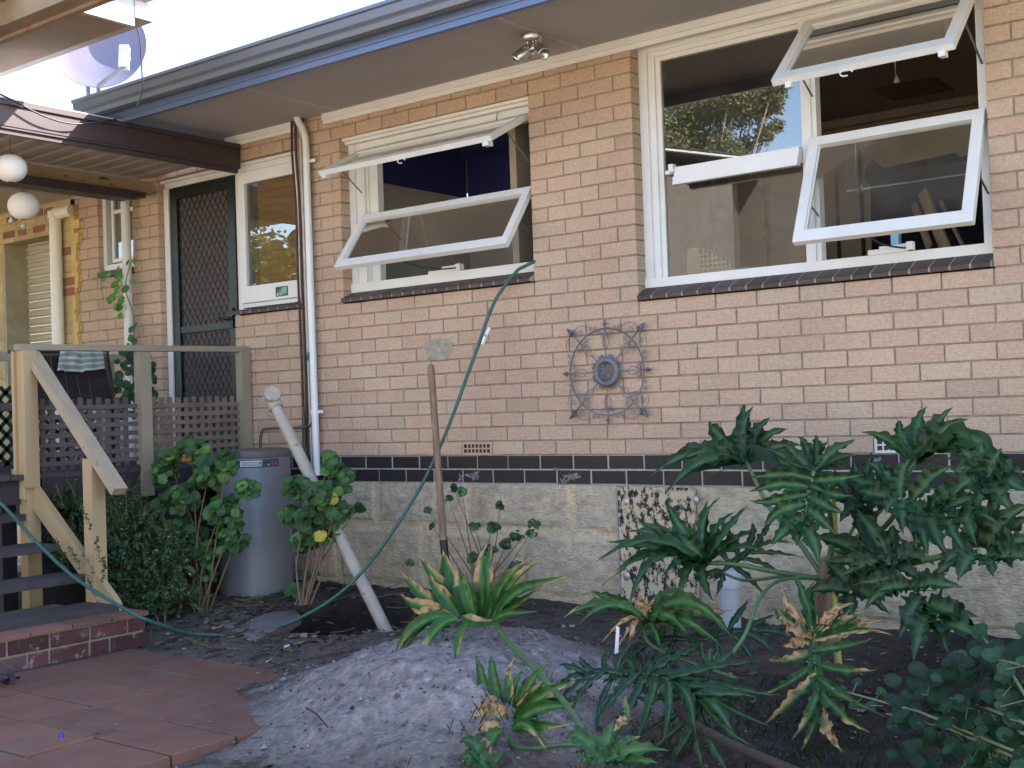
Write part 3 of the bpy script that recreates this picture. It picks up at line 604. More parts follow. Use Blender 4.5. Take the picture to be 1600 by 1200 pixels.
b = MB(); b.box(-3.345, -3.275, -.092, -.012, -.12, .755); b.build('post', RL, dk)
for yp in (-.9, -1.6): b = MB(); b.box(-3.9, -3.8, yp-.05, yp+.05, -1.1, -.055); b.build('stump', GTI, dk)
LG = mat('grey_lattice_timber', (.092, .078, .084), .85, var=.3, scale=7, stretch=(1, .6, 1), bump=.5, bscale=50, col2=(.20, .155, .12), thr=.66)
LG2 = mat('brown_lattice_timber', (.16, .125, .105), .85, var=.3, scale=7, stretch=(1, .6, 1), bump=.5, bscale=50)
for ya, yb, mm, ph in ((-1.66, -.955, LG, 0), (-.86, -.095, LG2, .02)):
    b = MB(); y = ya+.03+ph
    while y < yb-.02: b.box(-3.338, -3.330, y-.017, y+.017, -.005, .44+rp.uniform(-.006, .006)); y += .0665
    for k in range(7): z = .035+k*.058; b.box(-3.329, -3.317, ya-.01, yb+.01, z-.016+rp.uniform(-.002, .002), z+.014)
    b.build('lattice_panel', mm, dk)
rr = empty('rear_railing', 'cream rail and posts along the far side of the deck', 'railing')
for za in (.76,): b = MB(); b.bar((-4.35, -2.6, za), (-4.35, -.1, za), .05, .06); b.build('rail', RL, rr)
b = MB(); b.box(-4.39, -4.31, -.52, -.44, -.02, .73); b.build('post', RL, rr)
gl = empty('garden_lattice', 'dark green diamond lattice screen behind the top stair post', 'lattice')
b = MB()
for k in range(-14, 26):
    for s_ in (1, -1):
        a = Vector((-4.9, -2.6+k*.105, -.05)); e_ = a+Vector((0, s_*.62, .62))
        b.bar(a, e_, .006, .03, (0, s_*-.7, .7))
b.build('slats', mat('green_paint', (.015, .045, .035), .6), gl)
b = MB(); b.box(-5.2, -5.1, -3.2, -.25, -.1, .9)
# ================================================================ OUTBUILDING on the far left
ob = empty('outbuilding', 'cream rendered outbuilding with patches of red brick and a roller door', 'shed')
YM = attr_mat('cream_render', .9, .5, (30, 30, 60), .12, 12, dist=.006)
def ycol():
    r = rp.random(); v = rp.uniform(.9, 1.08)
    return (.50*v, .385*v, .20*v)
b = MB(); SO = [(-6.54, -5.62, -2, 22.2)]
def scol(): return ycol()
brick_rows(b, -2, 25, -8.6, -5.47, [(-6.54, -5.62, -9, 22.2)], ycol, y0=-.03, jit=.001, gap=.003)
for k, xs_ in ((22.4, [(-6.75+.24*i) for i in range(5)]), (24.0, [-6.45, -6.05, -5.85]), (19.6, [-5.60]), (16.6, [-5.59]), (15.6, [-5.6])):
    for x in xs_:
        v = rp.uniform(.8, 1.15); w_ = rp.uniform(.10, .19)
        b.box(x, x+w_, -.036, -.028, k*C+.008, k*C+.066+rp.uniform(-.01, .01), (.30*v, .13*v, .09*v))
b.box(-8.6, -6.55, -.024, .1, -.2, 2.16, (.5, .38, .18)); b.box(-6.55, -5.47, -.024, .1, 1.95, 2.16, (.5, .38, .18)); b.box(-5.61, -5.47, -.024, .1, -.2, 1.95, (.5, .38, .18))
b.build('rendered_brickwork', YM, ob)
b = MB()
z = .0
while z < 2.1:
    h = rp.uniform(.03, .09); e = -5.405+rp.uniform(-.02, .02)+.018*math.sin(z*9)+(.07 if 1.74 < z < 1.84 else .09 if 1.9 < z < 1.95 else 0); b.box(-5.468, e, -.036+rp.uniform(0, .004), -.001, z, min(2.1, z+h)); b.box(e, e+rp.uniform(.004, .02), -.012, -.001, z+.005, min(2.1, z+h*.7)); z += h
b.build('render_overspill', mat('yellow_render', (.62, .44, .18), .9, bump=.6, bscale=25), ob)
b = MB()
for i in range(26): z = i*.073; prism(b, [(.20, z), (.186, z+.018), (.186, z+.05), (.20, z+.07), (.21, z+.07), (.21, z)], -6.54, -5.62); 
b2 = MB(); b2.v = [(y_, x_, z_) for x_, y_, z_ in b.v]; b2.f = b.f; b2.c = b.c; b2.sm = b.sm
b2.build('roller_door', mat('cream_roller_door', (.5, .43, .30), .5, var=.04), ob)
b = MB(); b.box(-6.545, -6.51, -.025, .2, -.1, 1.90); b.box(-5.65, -5.61, -.025, .2, -.1, 1.90); b.box(-6.545, -5.61, -.028, .2, 1.905, 1.945); b.build('door_surround', mat('cream_reveal', (.38, .34, .25), .8), ob)
b = MB(); b.box(-8.6, -5.45, -1.6, -.03, 2.17, 2.2); b.build('soffit', mat('beige_soffit', (.50, .42, .33), .85), ob)
b = MB(); b.box(-8.6, -4.2, -1.75, 4, 2.2, 2.24); b.build('roof', mat('pale_sheet_roof', (.5, .5, .5), .5, .2), ob)
# ================================================================ PATIO ROOF (brown beams)
pr_ = empty('patio_roof', 'low patio roof on flaking brown beams with a ribbed ceiling', 'patio roof')
BRN = mat('flaking_brown_paint', (.045, .028, .032), .5, var=.15, scale=2, stretch=(1, .4, 2), col2=(.45, .36, .27), thr=.745, detail=12)
b = MB(); b.box(-3.36, -3.315, -4.2, -.02, 2.09, 2.262); b.box(-3.312, -3.30, -4.2, -.03, 2.235, 2.268); b.box(-3.36, -3.33, -4.2, -.03, 2.06, 2.09)
b.box(-3.315, -3.309, -4.2, -.03, 2.105, 2.118)
b.build('fascia_beam', BRN, pr_)
TB = mat('bare_flaking_beam', (.36, .27, .17), .8, var=.12, scale=3, col2=(.07, .04, .035), thr=.56, stretch=(1, .5, 2), detail=10)
b = MB(); b.box(-4.40, -4.36, -4.2, -.03, 2.04, 2.14); b.build('inner_beam', TB, pr_)
b = MB(); prism(b, [(0, 0)], 0, 0) if 0 else None; b.box(-4.46, -4.29, -4.2, -.25, 1.975, 2.04); b.box(-4.44, -4.31, -.25, -.12, 2.0, 2.04); b.build('lower_beam', BRN, pr_)
b = MB(); vs = []; fs = []; n = 170
for i in range(n): y = -4.2+4.17*i/(n-1); z = 2.165+.008*(1 if (i % 6) in (0, 1) else 0); vs += [(-4.40, y, z), (-3.36, y, z+.02)]
b.add(vs, [(2*i, 2*i+1, 2*i+3, 2*i+2) for i in range(n-1)]); b.build('ribbed_ceiling', mat('ribbed_sheet', (.40, .35, .32), .7), pr_)
b = MB(); b.add([(-4.5, -4.2, 2.25), (-3.30, -4.2, 2.275), (-3.30, -1.02, 2.275), (-4.5, -1.02, 2.25), (-4.5, -4.2, 2.23), (-3.30, -4.2, 2.265), (-3.30, -1.02, 2.265), (-4.5, -1.02, 2.23)], [(0,1,2,3),(7,6,5,4),(0,4,5,1),(1,5,6,2),(2,6,7,3)]); b.build('roof_sheet', mat('sheet_steel', (.5, .5, .52), .5, .3), pr_)
# ================================================================ NEIGHBOUR EAVE top left
ev = empty('neighbouring_eave', 'peeling beige eave corner with a pale fascia above the patio', 'eave')
cnr = px(208, 38, 'z', 2.6)
b = MB(); b.box(-9, cnr.x-.02, -3.9, cnr.y, 2.6, 2.62); b.build('soffit', mat('peeling_beige_soffit', (.34, .26, .20), .85, var=.12, scale=4, bump=.3, col2=(.33, .24, .16), thr=.66), ev)
b = MB(); b.box(cnr.x-.02, cnr.x+.012, -3.9, cnr.y+.002, 2.588, 2.76); b.build('fascia', mat('pale_fascia', (.5, .53, .54), .6), ev)
b = MB(); b.box(-9, cnr.x+.02, cnr.y+.003, cnr.y+.13, 2.64, 2.74); b.build('gutter', mat('white_gutter', (.5, .47, .46), .6, col2=(.4, .33, .28), thr=.7), ev)
b = MB(); b.add([(-9, -3.9, 2.78), (cnr.x+.1, -3.9, 2.78), (cnr.x+.1, cnr.y+.15, 2.78), (-9, cnr.y+.15, 2.78)], [(0, 1, 2, 3)]); b.build('roof', mat('sheet_steel'), ev)
b = MB(); q = px(60, 30, 'z', 2.5); b.box(-7, q.x+1.2, q.y-.14, q.y+.02, 2.46, 2.59); b.bar((-7, q.y-.02, 2.45), (q.x+1.2, q.y-.02, 2.45), .04, .02); b.build('rusty_box_gutter', mat('rust_streaked_paint', (.26, .20, .145), .7, var=.2, scale=4, col2=(.25, .10, .04), thr=.58), ev)
b = MB(); q = px(2, 108, 'z', 2.45); b.box(q.x-.3, q.x-.22, q.y-.1, q.y-.0, 1.9, 2.46); 
# ================================================================ SATELLITE DISH
ds = empty('satellite_dish', 'round satellite dish on a two-legged mast above the roof', 'satellite dish')
dc = CAM+(rt*((157-800)/F)-up*((72-600)/F)+fwd)*11.6
nrm = Vector((.66, -.74, .22)).normalized(); rtD = nrm.cross(Vector((0, 0, 1))).normalized()*-1; upD = nrm.cross(rtD)*-1
if upD.z < 0: upD = -upD
MD = Matrix((rtD, upD, nrm)).transposed().to_4x4(); MD.translation = dc
RD = .43
b = MB(); b.lathe([(0.001, -.10)]+[(RD*t, -.10+.10*t*t) for t in (.15, .3, .45, .6, .75, .9, .97, 1.0)]+[(RD*1.012, .004), (RD*1.012, -.012), (RD*.9, -.03), (.001, -.115)], MD, 48)
b.build('reflector', mat('grey_dish_paint', (.17, .155, .23), .5, var=.04), ds)
lnb = dc+nrm*.42-upD*.22+Vector((0, 0, .0)); ft = dc-upD*RD*.98+nrm*.01
lnb = CAM+(rt*((193-800)/F)-up*((90-600)/F)+fwd)*(11.15)
b = MB(); b.tube([ft, lnb-upD*.10], .02, 8); b.build('feed_arm', mat('galvanised', (.2, .2, .22), .5, .5), ds)
b = MB(); b.bar(lnb-upD*.10-nrm*.02, lnb+upD*.13-nrm*.03, .085, .075, tuple(nrm)); b.build('receiver', mat('lnb_white', (.34, .34, .36), .45), ds)
b = MB(); b.tube([lnb-nrm*.05+upD*.05, lnb-nrm*.12+upD*.05], .035, 12); b.build('feed_horn', PVC, ds)
b = MB(); bs = dc-nrm*.14
for px_, s_ in ((137, -1), (155, 1)):
    q = CAM+(rt*((px_-800)/F)-up*((128-600)/F)+fwd)*11.75; q2 = CAM+(rt*((px_+3-800)/F)-up*((186-600)/F)+fwd)*11.75
    b.tube([q+(bs-q)*.5, q, q2], .032 if s_ > 0 else .022, 8)
b.build('mast', mat('galvanised'), ds)
# ================================================================ LANTERNS
LP = mat('white_lantern_paper', (.80, .77, .76), .8, var=.03)
def lantern(x, y, X, r, label):
    q = px(x, y, 'x', X); o = empty('paper_lantern', label, 'lantern', 'paper lanterns under the patio roof'); n = 40; b = MB()
    prof = []
    for i in range(n+1):
        a = -math.pi/2*.86+math.pi*.86*i/n; rr_ = r*math.cos(a)*(1+.012*(1 if i % 2 else -1)); prof.append((rr_, r*.93*math.sin(a)))
    b.lathe(prof, Matrix.Translation(q), 28); b.build('shade', LP, o)
    b = MB(); rt_ = prof[-1][0]; b.lathe([(rt_, prof[-1][1]-.004), (rt_+.004, prof[-1][1]), (rt_, prof[-1][1]+.004)], Matrix.Translation(q), 20); b.tube([q+Vector((-rt_, 0, prof[-1][1])), q+Vector((0, 0, r*1.05)), q+Vector((rt_, 0, prof[-1][1]))], .002, 5); b.tube([q+Vector((0, 0, r*1.05)), (q.x, q.y, 2.17)], .0015, 5); b.build('wire_ring', DARKM, o)
lantern(17, 263, -3.62, .098, 'white paper lantern higher up, under the ribbed ceiling'); lantern(37, 322, -4.2, .105, 'grey white paper lantern lower down, in front of the cream wall')
for x, y, l in ((17, 345, 'small clear glass drop hanging at the left under the lower lantern'), (37, 353, 'small clear glass drop hanging straight below the lower lantern')):
    q = px(x, y, 'x', -4.25); b = MB(); b.lathe([(.001, .028), (.010, .016), (.017, 0), (.012, -.014), (.001, -.02)], Matrix.Translation(q), 12); b.tube([q+Vector((0, 0, .026)), q+Vector((0, 0, .13))], .0012, 4); b.build('glass_drop', mat('pale_glass', (.35, .42, .38), .1, coat=.5), label=l, cat='ornament', group='glass drops under the lantern')
# ================================================================ PIPES AND CABLES
def pipe(name, pts, r, m_, label, cat, brk=(), **k):
    o = empty(name, label, cat, k.get('group')); b = MB(); b.tube(pts, r, 14); b.build('tube', m_, o)
    for z in brk:
        b = MB(); x, y = k['bx']; b.lathe([(r+.003, -.012), (r+.004, 0), (r+.003, .012)], Matrix.Translation((x, y, z)), 16); b.box(x+r, x+r+.045, y+r*.5, y+r*.5+.004, z-.011, z+.011)
        b.lathe([(.006, 0), (.005, .004), (.0, .005)], Matrix.Translation((x+r+.034, y+r*.5, z)) @ Matrix.Rotation(R(90), 4, 'X'), 8); b.build('bracket', m_, o)
    return o
pipe('downpipe', bez([(-2.64, -.075, 2.36), (-2.64, -.075, 2.33), (-2.60, -.06, 2.24), (-2.585, -.055, 2.15), (-2.585, -.055, 1.9)], 4)+[(-2.575, -.055, .0), (-2.57, -.055, -.13)], .0245, PVC, 'white plastic downpipe nearest the middle window', 'downpipe', (2.03, .305), bx=(-2.582, -.055))
cx_ = P(479.5, 500, -.045).x; pipe('conduit', [(cx_-.004, -.05, 2.31), (cx_-.004, -.05, 2.2), (cx_+.004, -.04, -.14)], .0095, mat('beige_conduit', (.46, .44, .39), .5), 'thin beige conduit running beside the white downpipe', 'conduit')
b = MB(); b.lathe([(.014, -.02), (.016, 0), (.014, .02)], Matrix.Translation((cx_-.002, -.048, 1.7)), 10); b.lathe([(.014, -.012), (.016, 0), (.014, .012)], Matrix.Translation((cx_+.003, -.043, .22)), 10)
b.build('conduit_joint', mat('grey_collar', (.3, .3, .3), .6), bpy.data.objects['conduit'])
for i, (x, r_) in enumerate(((P(467, 500, -.03).x, .009), (P(473, 500, -.03).x, .009), (P(485, 500, -.03).x, .008))):
    b = MB(); b.tube(bez([(x+.01, -.05, 2.33), (x+.004, -.05, 2.1), (x+.006, -.03, 1.7), (x, -.025, 1.2), (x+.01, -.025, .6), (x+.004, -.025, .05), (x+.002, -.025, -.15)], 6), r_, 6)
    b.build('cable', mat('brown_cable', (.05, .03, .028), .6), label=('thin dark cable at the left edge of the pipe bundle', 'dark cable touching the beige conduit on its left', 'dark cable between beige conduit and white downpipe')[i], cat='cable', group='cables beside the downpipe')
CU = mat('old_copper_pipe', (.10, .07, .06), .5, .5, var=.3)
b = MB(); b.tube(bez([(-2.60, -.04, .45), (-2.60, -.04, .3), (-2.62, -.05, .22), (-2.70, -.08, .20), (-2.86, -.2, .20), (-2.90, -.25, .18), (-2.90, -.27, .04)], 6), .010, 8); b.tube(bez([(-2.70, -.05, .35), (-2.69, -.05, .1), (-2.71, -.09, .04), (-2.76, -.2, .03)], 6), .009, 8)
b.build('copper_pipe', CU, label='tarnished copper water pipes bending into the top of the heater', cat='pipe')
b = MB(); q = P(483, 556, -.07); b.tube(bez([q+Vector((-.01, 0, .02)), q+Vector((.006, -.01, .01)), q+Vector((0, -.012, -.004)), q+Vector((-.006, -.01, -.02)), q+Vector((.004, 0, -.03))], 4), .007, 6); b.build('green_tie', mat('green_tape', (.01, .16, .09), .5), label='scrap of green tie knotted on the beige conduit', cat='tie')
pipe('downpipe', [(-4.62, -.09, 2.05), (-4.615, -.09, -.02)], .036, mat('white_downpipe_paint', (.66, .65, .63), .5, var=.06, scale=3), 'white downpipe overgrown by a vine beside the smallest window', 'downpipe')
pipe('downpipe', [(-5.60, -.09, 2.03), (-5.60, -.09, .02)], .05, mat('cream_white_pipe', (.80, .78, .68), .5, var=.03), 'thick white downpipe beside the roller door', 'downpipe')
b = MB(); b.tube([(-5.60, -.09, 2.0), (-5.60, -.09, 2.06)], .06, 12); b.tube([(-5.60, -.09, 2.04), (-5.42, -.05, 2.05)], .05, 12); b.build('pipe_elbow', mat('cream_white_pipe'), bpy.data.objects['downpipe.002'])
# power cable and aerial lead
b = MB(); b.tube(bez([px(0, 147, 'x', -3.28), px(30, 162, 'x', -3.27), px(70, 182, 'x', -3.26), px(110, 193, 'x', -3.26), px(150, 192, 'x', -3.27), px(182, 186, 'x', -3.28)], 6), .006, 6); b.build('cable', mat('blue_black_cable', (.012, .012, .035), .4), label='loose dark cable sagging along the brown fascia beam', cat='cable')
b = MB(); b.tube(bez([P(208, 2, -1.36), P(212, 35, -1.36), P(218, 60, -1.3), P(221, 100, -1.22), P(222, 140, -1.15), P(214, 166, -1.12)], 6), .005, 6); b.build('cable', mat('grey_cable', (.10, .10, .12), .5), label='thin lead hanging from the eave corner down to the gutter', cat='cable')
# leaning pvc pipe
pp = empty('leaning_pipe', 'dirty white plastic pipe with a capped elbow, leaning out of the pit', 'pipe')
a = P(429, 632, -.62); c = P(598, 975, -.60); d = (a-c).normalized(); c2 = c-d*.16
PVO = mat('old_pvc', (.38, .35, .30), .65, var=.18, scale=8, col2=(.15, .135, .12), thr=.62)
b = MB(); mid = c2.lerp(a, .45); b.tube([c2, mid, a], .038, 18); b.build('tube', PVO, pp)
b = MB(); b.tube([a-d*.03, a+d*.05], .046, 18); b.tube([a+d*.02-Vector((.04, 0, -.01)), a+d*.055+Vector((.035, -.02, .015))], .045, 16); b.tube([a+d*.055+Vector((.03, -.018, .013)), a+d*.06+Vector((.05, -.03, .02))], .052, 16); b.tube([a+d*.03-Vector((.04, 0, -.01)), a+d*.03-Vector((.075, 0, -.018))], .025, 8); b.build('elbow', PVO, pp)
b = MB(); e1 = c.lerp(a, .02); e2 = c.lerp(a, .55)
b.build('unused', PVO) if 0 else None
# stub of grey pipe by the right
st_ = empty('pipe_stub', 'short upright grey plastic pipe end with a collar, behind the big leaves', 'pipe')
q = P(1139, 905, -.32); q0 = P(1146, 1000, -.30)
GP = mat('grey_pvc', (.42, .44, .50), .45, var=.05)
b = MB(); b.lathe([(.052, 0), (.052, q.z-q0.z-.03)], Matrix.Translation((q.x, q.y, q0.z)), 22); b.lathe([(.062, -.04), (.062, .05), (.054, .052), (.054, .0), (.0, -.0)], Matrix.Translation(q), 22); b.build('tube', GP, st_)
# ================================================================ HEATER
ht = empty('water_heater', 'grey cylindrical water heater with a label under its lid', 'water heater')
hx, hy, hr = -2.785, -.43, .245
b = MB(); b.lathe([(hr, -.99), (hr, .015), (hr-.006, .02)], Matrix.Translation((hx, hy, 0)), 64); b.build('body', mat('grey_blue_enamel', (.18, .19, .215), .45, .1, var=.12, scale=2, stretch=(1, 1, .5), col2=(.10, .105, .12), thr=.68), ht)
b = MB(); b.lathe([(hr+.004, .022), (hr+.006, .055), (hr, .064), (hr-.05, .072), (.0, .078)], Matrix.Translation((hx, hy, 0)), 64); b.lathe([(hr+.001, .014), (hr+.004, .022)], Matrix.Translation((hx, hy, 0)), 64); b.build('lid', mat('brown_grey_lid', (.12, .105, .10), .6, var=.1), ht)
def curved(b, a0, a1, z0, z1, off, n=16, col=None):
    vs = []
    for i in range(n+1):
        A = a0+(a1-a0)*i/n; vs += [(hx+(hr+off)*math.cos(A), hy+(hr+off)*math.sin(A), z0), (hx+(hr+off)*math.cos(A), hy+(hr+off)*math.sin(A), z1)]
    b.add(vs, [(2*i, 2*i+2, 2*i+3, 2*i+1) for i in range(n)], col)
ac = math.atan2(CY-hy, CX-hx)
b = MB(); curved(b, ac-1.0, ac+.72, -.045, .005, .0015, col=(.03, .05, .10)); curved(b, ac-.35, ac+.22, -.038, .0, .0028, col=(.55, .55, .52))
rp2 = random.Random(2)
for rw in range(3):
    A = ac-.30
    while A < ac+.14:
        w_ = rp2.uniform(.012, .035); curved(b, A, A+w_, -.014-rw*.009, -.009-rw*.009, .0036, 2, (.05, .05, .05)); A += w_+.012
curved(b, ac+.16, ac+.2, -.03, -.01, .0036, 3, (.05, .05, .05)); curved(b, ac+.48, ac+.56, -.035, -.004, .003, 4, (.45, .05, .06)); curved(b, ac+.38, ac+.42, -.035, -.025, .003, 3, (.6, .5, .45)); curved(b, ac+.59, ac+.68, -.035, -.004, .003, 4, (.09, .12, .2))
b.build('label_panel', attr_mat('printed_label', .5, 0, var=.05), ht)
# ================================================================ SPADE
sp = empty('spade', 'worn wooden handled spade stuck upright in the soil', 'spade')
a = P(673, 569, -.50); c = P(693, 845, -.50); e = P(699, 905, -.50)
b = MB(); pts = [a+(c-a)*t for t in (0, .004, .012, .03, .3, .6, 1)]; b.tube([tuple(p) for p in pts], [.006, .014, .019, .021, .0205, .02, .021], 14); b.build('handle', mat('worn_handle_wood', (.20, .13, .085), .7, var=.35, scale=12, stretch=(3, 3, .3), bump=.4, bscale=60, col2=(.34, .31, .28), thr=.56), sp)
b = MB(); b.tube([c+(a-c)*.005, c+(e-c)*1.9], [.0235, .020], 14); b.build('ferrule', mat('blackened_steel', (.03, .03, .032), .5, .5), sp)
b = MB(); d = (e-c).normalized(); q = c+(e-c)*1.7; s_ = Vector((.8, .6, 0)); b.bar(q, q+d*.26, .2, .006, (-.6, .8, 0)); b.build('blade', mat('blackened_steel'), sp)
# ================================================================ WALL ORNAMENT
wo = empty('wall_ornament', 'round grey wrought iron scroll ornament hanging on the brick wall', 'wall ornament')
IR = mat('grey_painted_iron', (.15, .155, .185), .55, .3, var=.2, scale=20)
oc = P(947, 581, -.035); ox, oz = oc.x, oc.z; ORr = .247
def O(r, a, y=-.03): return Vector((ox+r*math.cos(a), y, oz+r*math.sin(a)))
b = MB(); n = 72
b.tube([O(ORr, 2*math.pi*i/n) for i in range(n+1)], .0042, 7, cap=False)
for i in range(n*2): a = math.pi*i/n; p = O(ORr, a, -.035); q = O(ORr+.003, a+.02, -.032); b.bar(p, q, .004, .004)
b.build('ring', IR, wo)
b = MB(); b.lathe([(.052, 0), (.056, .008), (.066, .012), (.078, .008), (.084, .003), (.086, -.004)], Matrix.Translation((ox, -.035, oz)) @ Matrix.Rotation(R(90), 4, 'X'), 48)
for i in range(8):
    a = 2*math.pi*i/8
    b.tube([O(.004, a, -.04), O(.02, a, -.043), O(.035, a+.2, -.043), O(.052, a, -.04)], .0028, 5); b.tube([O(.052, a+.39, -.04), O(.034, a+.39, -.043), O(.028, a+.15, -.043), O(.018, a+.39, -.043)], .0026, 5)
    b.tube([O(.038+.008*math.cos(t), a+.39+.22*math.sin(t), -.042) for t in [k*.7 for k in range(10)]], .0022, 5)
b.tube([O(.02, 2*math.pi*i/16, -.043) for i in range(17)], .0025, 5)
b.build('medallion', IR, wo)
def scroll(b, p, dirv, side, s, turns=1.35):
    d = Vector(dirv).normalized(); sd = Vector((0, -1, 0)).cross(d)*side; pts = []
    for k in range(18):
        t = k/17; A = t*turns*2*math.pi; rr_ = s*(1-.72*t); pts.append(Vector(p)+d*(rr_*math.sin(A))+sd*(s-rr_*math.cos(A)))
    b.tube(pts, .0016, 5)
b = MB()
for i in range(8):
    a = math.pi/4*i; r0, r1 = .086, ORr
    for k in (-1, 0, 1): 
        b.tube(bez([O(r0, a+.03*k), O(.13, a+.02*k), O(.17, a+.14*k), O(.205, a+.05*k), O(r1, a)], 4), .0019, 5)
    rd = Vector((math.cos(a), 0, math.sin(a)))
    for k in (-1, 1):
        scroll(b, O(.208, a+.02*k), rd, k, .017); scroll(b, O(.232, a+.24*k), -rd, k, .014); scroll(b, O(.092, a+.2*k), rd, k, .010); scroll(b, O(.092, a+.34*k), rd, -k, .008)
b.build('spokes', IR, wo)
for i in range(4):
    b = MB(); a = math.pi/4+math.pi/2*i; rd = Vector((math.cos(a), 0, math.sin(a)))
    for k in (-1, 1):
        b.tube(bez([O(.315, a+.02*k), O(.325, a+.16*k), O(.305, a+.30*k), O(.268, a+.42*k), O(.247, a+.46*k)], 5), .0018, 5)
        scroll(b, O(.283, a+.1*k), rd, k, .018); scroll(b, O(.268, a+.36*k), -rd, -k, .014); scroll(b, O(.256, a+.5*k), rd, k, .010)
    b.build('outer_scrolls', IR, wo)
def finial(a, r, s):
    rd = Vector((math.cos(a), 0, math.sin(a))); sd = Vector((-math.sin(a), 0, math.cos(a))); b = MB(); base = O(r, a, -.035)
    def q(u, v, y=0): return base+rd*u*s+sd*v*s+Vector((0, y, 0))
    out = [(0, .10), (.25, .12), (.35, .42), (.62, .5), (.66, .26), (1.05, .2), (1.5, 0)]
    f = [q(u, v) for u, v in out]+[q(u, -v) for u, v in out[-2::-1]]; n = len(f); ctr = [q(.2, 0, -.012), q(.7, 0, -.016)]
    vs = f+ctr; fs = [(i, (i+1) % n, n+(1 if 2 <= i <= n-4 else 0)) for i in range(n)]; b.add(vs, fs); b.add([v+Vector((0, .006, 0)) for v in f], [tuple(range(n-1, -1, -1))])
    b.tube([O(ORr, a), base+rd*s*.3], .004, 6); b.tube([q(.42, .35, -.006), q(.42, -.35, -.006)], .004, 6); b.build('finial', IR, wo)
for i in range(8): finial(math.pi/4*i, .258 if i % 2 == 0 else .302, .030 if i % 2 == 0 else .048)
# ================================================================ SPOTLIGHT
sl_ = empty('ceiling_spotlight', 'brushed steel spotlight cluster of three heads under the eave', 'spotlight')
lc = Vector((-.355, -.44, 2.335))
b = MB(); b.lathe([(.0, -.036), (.050, -.036), (.058, -.030), (.058, .0)], Matrix.Translation(lc), 32); b.build('base', STEEL, sl_)
for x, y, xb, yb in ((824, 70, 800, 97), (833, 72, 829, 92), (838, 70, 858, 92)):
    t = lc+(P(x, y, -.44)-P(829, 66, -.44))*1.0; t.z = lc.z-.072
    e_ = P(xb, yb, -.50 if xb != 829 else -.30); s0 = lc+Vector(((x-831)*.004, 0, -.034))
    b = MB(); b.tube([s0, s0+Vector((0, 0, -.035)), t], .006, 8); d = (e_-t).normalized(); 
    b.build('arm', STEEL, sl_)
    b = MB(); M_ = d.to_track_quat('Z', 'Y').to_matrix().to_4x4(); M_.translation = t; b.lathe([(.0, -.02), (.016, -.018), (.026, .0), (.034, .03), (.036, .075), (.033, .085), (.035, .092), (.035, .10), (.028, .10), (.02, .085), (.0, .08)], M_, 24)
    b.build('spot_head', STEEL, sl_)
# ================================================================ HOSE
hp = bez([(-.60, .35, 1.12), (-.68, .06, 1.16), P(818, 417, -.045), P(802, 430, -.08), P(771, 475, -.15), P(740, 560, -.25), P(691, 690, -.40), P(640, 790, -.55), P(560, 900, -.78), P(480, 960, -1.0), P(392, 990, -1.2), P(300, 990, -1.50), P(250, 976, -1.72), P(205, 957, -1.86), P(120, 905, -1.90), P(60, 850, -1.93), P(0, 785, -1.95), P(-60, 735, -2.05), P(-190, 668, -2.3)], 8)
b = MB(); b.tube(hp, .0105, 10); ho = b.build('garden_hose', mat('green_hose', (.028, .10, .085), .42, var=.1), label='long dark green hose from the middle window down across the ground to the stairs', cat='hose')
b = MB(); p = P(765, 512, -.21); q = P(760, 523, -.22); b.tube([p, q], .0112, 8); p = P(758, 526, -.225); q = P(754, 538, -.235); b.tube([p, q], .0112, 8); b.build('white_mark', PVC, ho)
# poly irrigation pipe and root
b = MB(); b.tube(bez([P(500, 912, -.12), P(560, 918, -.1), P(610, 922, -.1), P(660, 930, -.12), P(760, 934, -.14), P(830, 952, -.3), P(880, 970, -.42), P(930, 992, -.5), P(990, 1010, -.55)], 6), .014, 8); b.build('irrigation_pipe', mat('black_poly', (.02, .018, .02), .6, var=.3), label='black irrigation pipe lying along the foot of the foundation', cat='pipe')
# ================================================================ CHAIR + TOWEL
ch = empty('outdoor_chair', 'dark woven high-backed chair on the deck behind the rail', 'chair')
WV = mat('dark_wicker', (.030, .022, .026), .7, var=.25, scale=30)
def chp(x, y, X): return px(x, y, 'x', X)
tl = chp(20, 552, -3.75); tr = chp(168, 549, -3.75); bl = chp(40, 640, -3.62); br_ = chp(180, 640, -3.62)
b = MB(); n = 34
for i in range(n):
    t = i/(n-1); a = tl.lerp(bl, t); c = tr.lerp(br_, t); ins = .03*max(0, 1-t*8)**2
    mid = a.lerp(c, .5)+Vector((-.01, 0, 0)); b.tube([a+Vector((0, ins, 0)), mid, c-Vector((0, ins, 0))], .0052, 6)
b.add([tl+Vector((-.012, .03, -.02)), tr+Vector((-.012, -.03, -.02)), br_+Vector((-.012, 0, 0)), bl+Vector((-.012, 0, 0))], [(0, 1, 2, 3)])
for k in range(9):
    t = k/8; b.tube([tl.lerp(tr, t)+Vector((-.006, 0, 0)), bl.lerp(br_, t)+Vector((-.006, 0, 0))], .006, 5)
b.build('backrest', WV, ch)
b = MB(); b.tube(bez([bl, tl+Vector((0, .0, -.02)), tl+Vector((0, .03, .006)), tr-Vector((0, .04, -.006)), tr-Vector((0, .0, .03)), br_], 5), .010, 8); b.build('frame', WV, ch)
b = MB(); b.box(-4.15, -3.62, bl.y, br_.y, .38, .43); b.build('seat', WV, ch)
for x, y in ((-3.64, bl.y+.02), (-3.64, br_.y-.02), (-4.12, bl.y+.02), (-4.12, br_.y-.02)): b = MB(); b.tube([(x, y, .38), (x, y, -.02)], .018, 8); b.build('leg', WV, ch)
tw = MB(); nu, nv = 26, 14; vs = []; cs = []
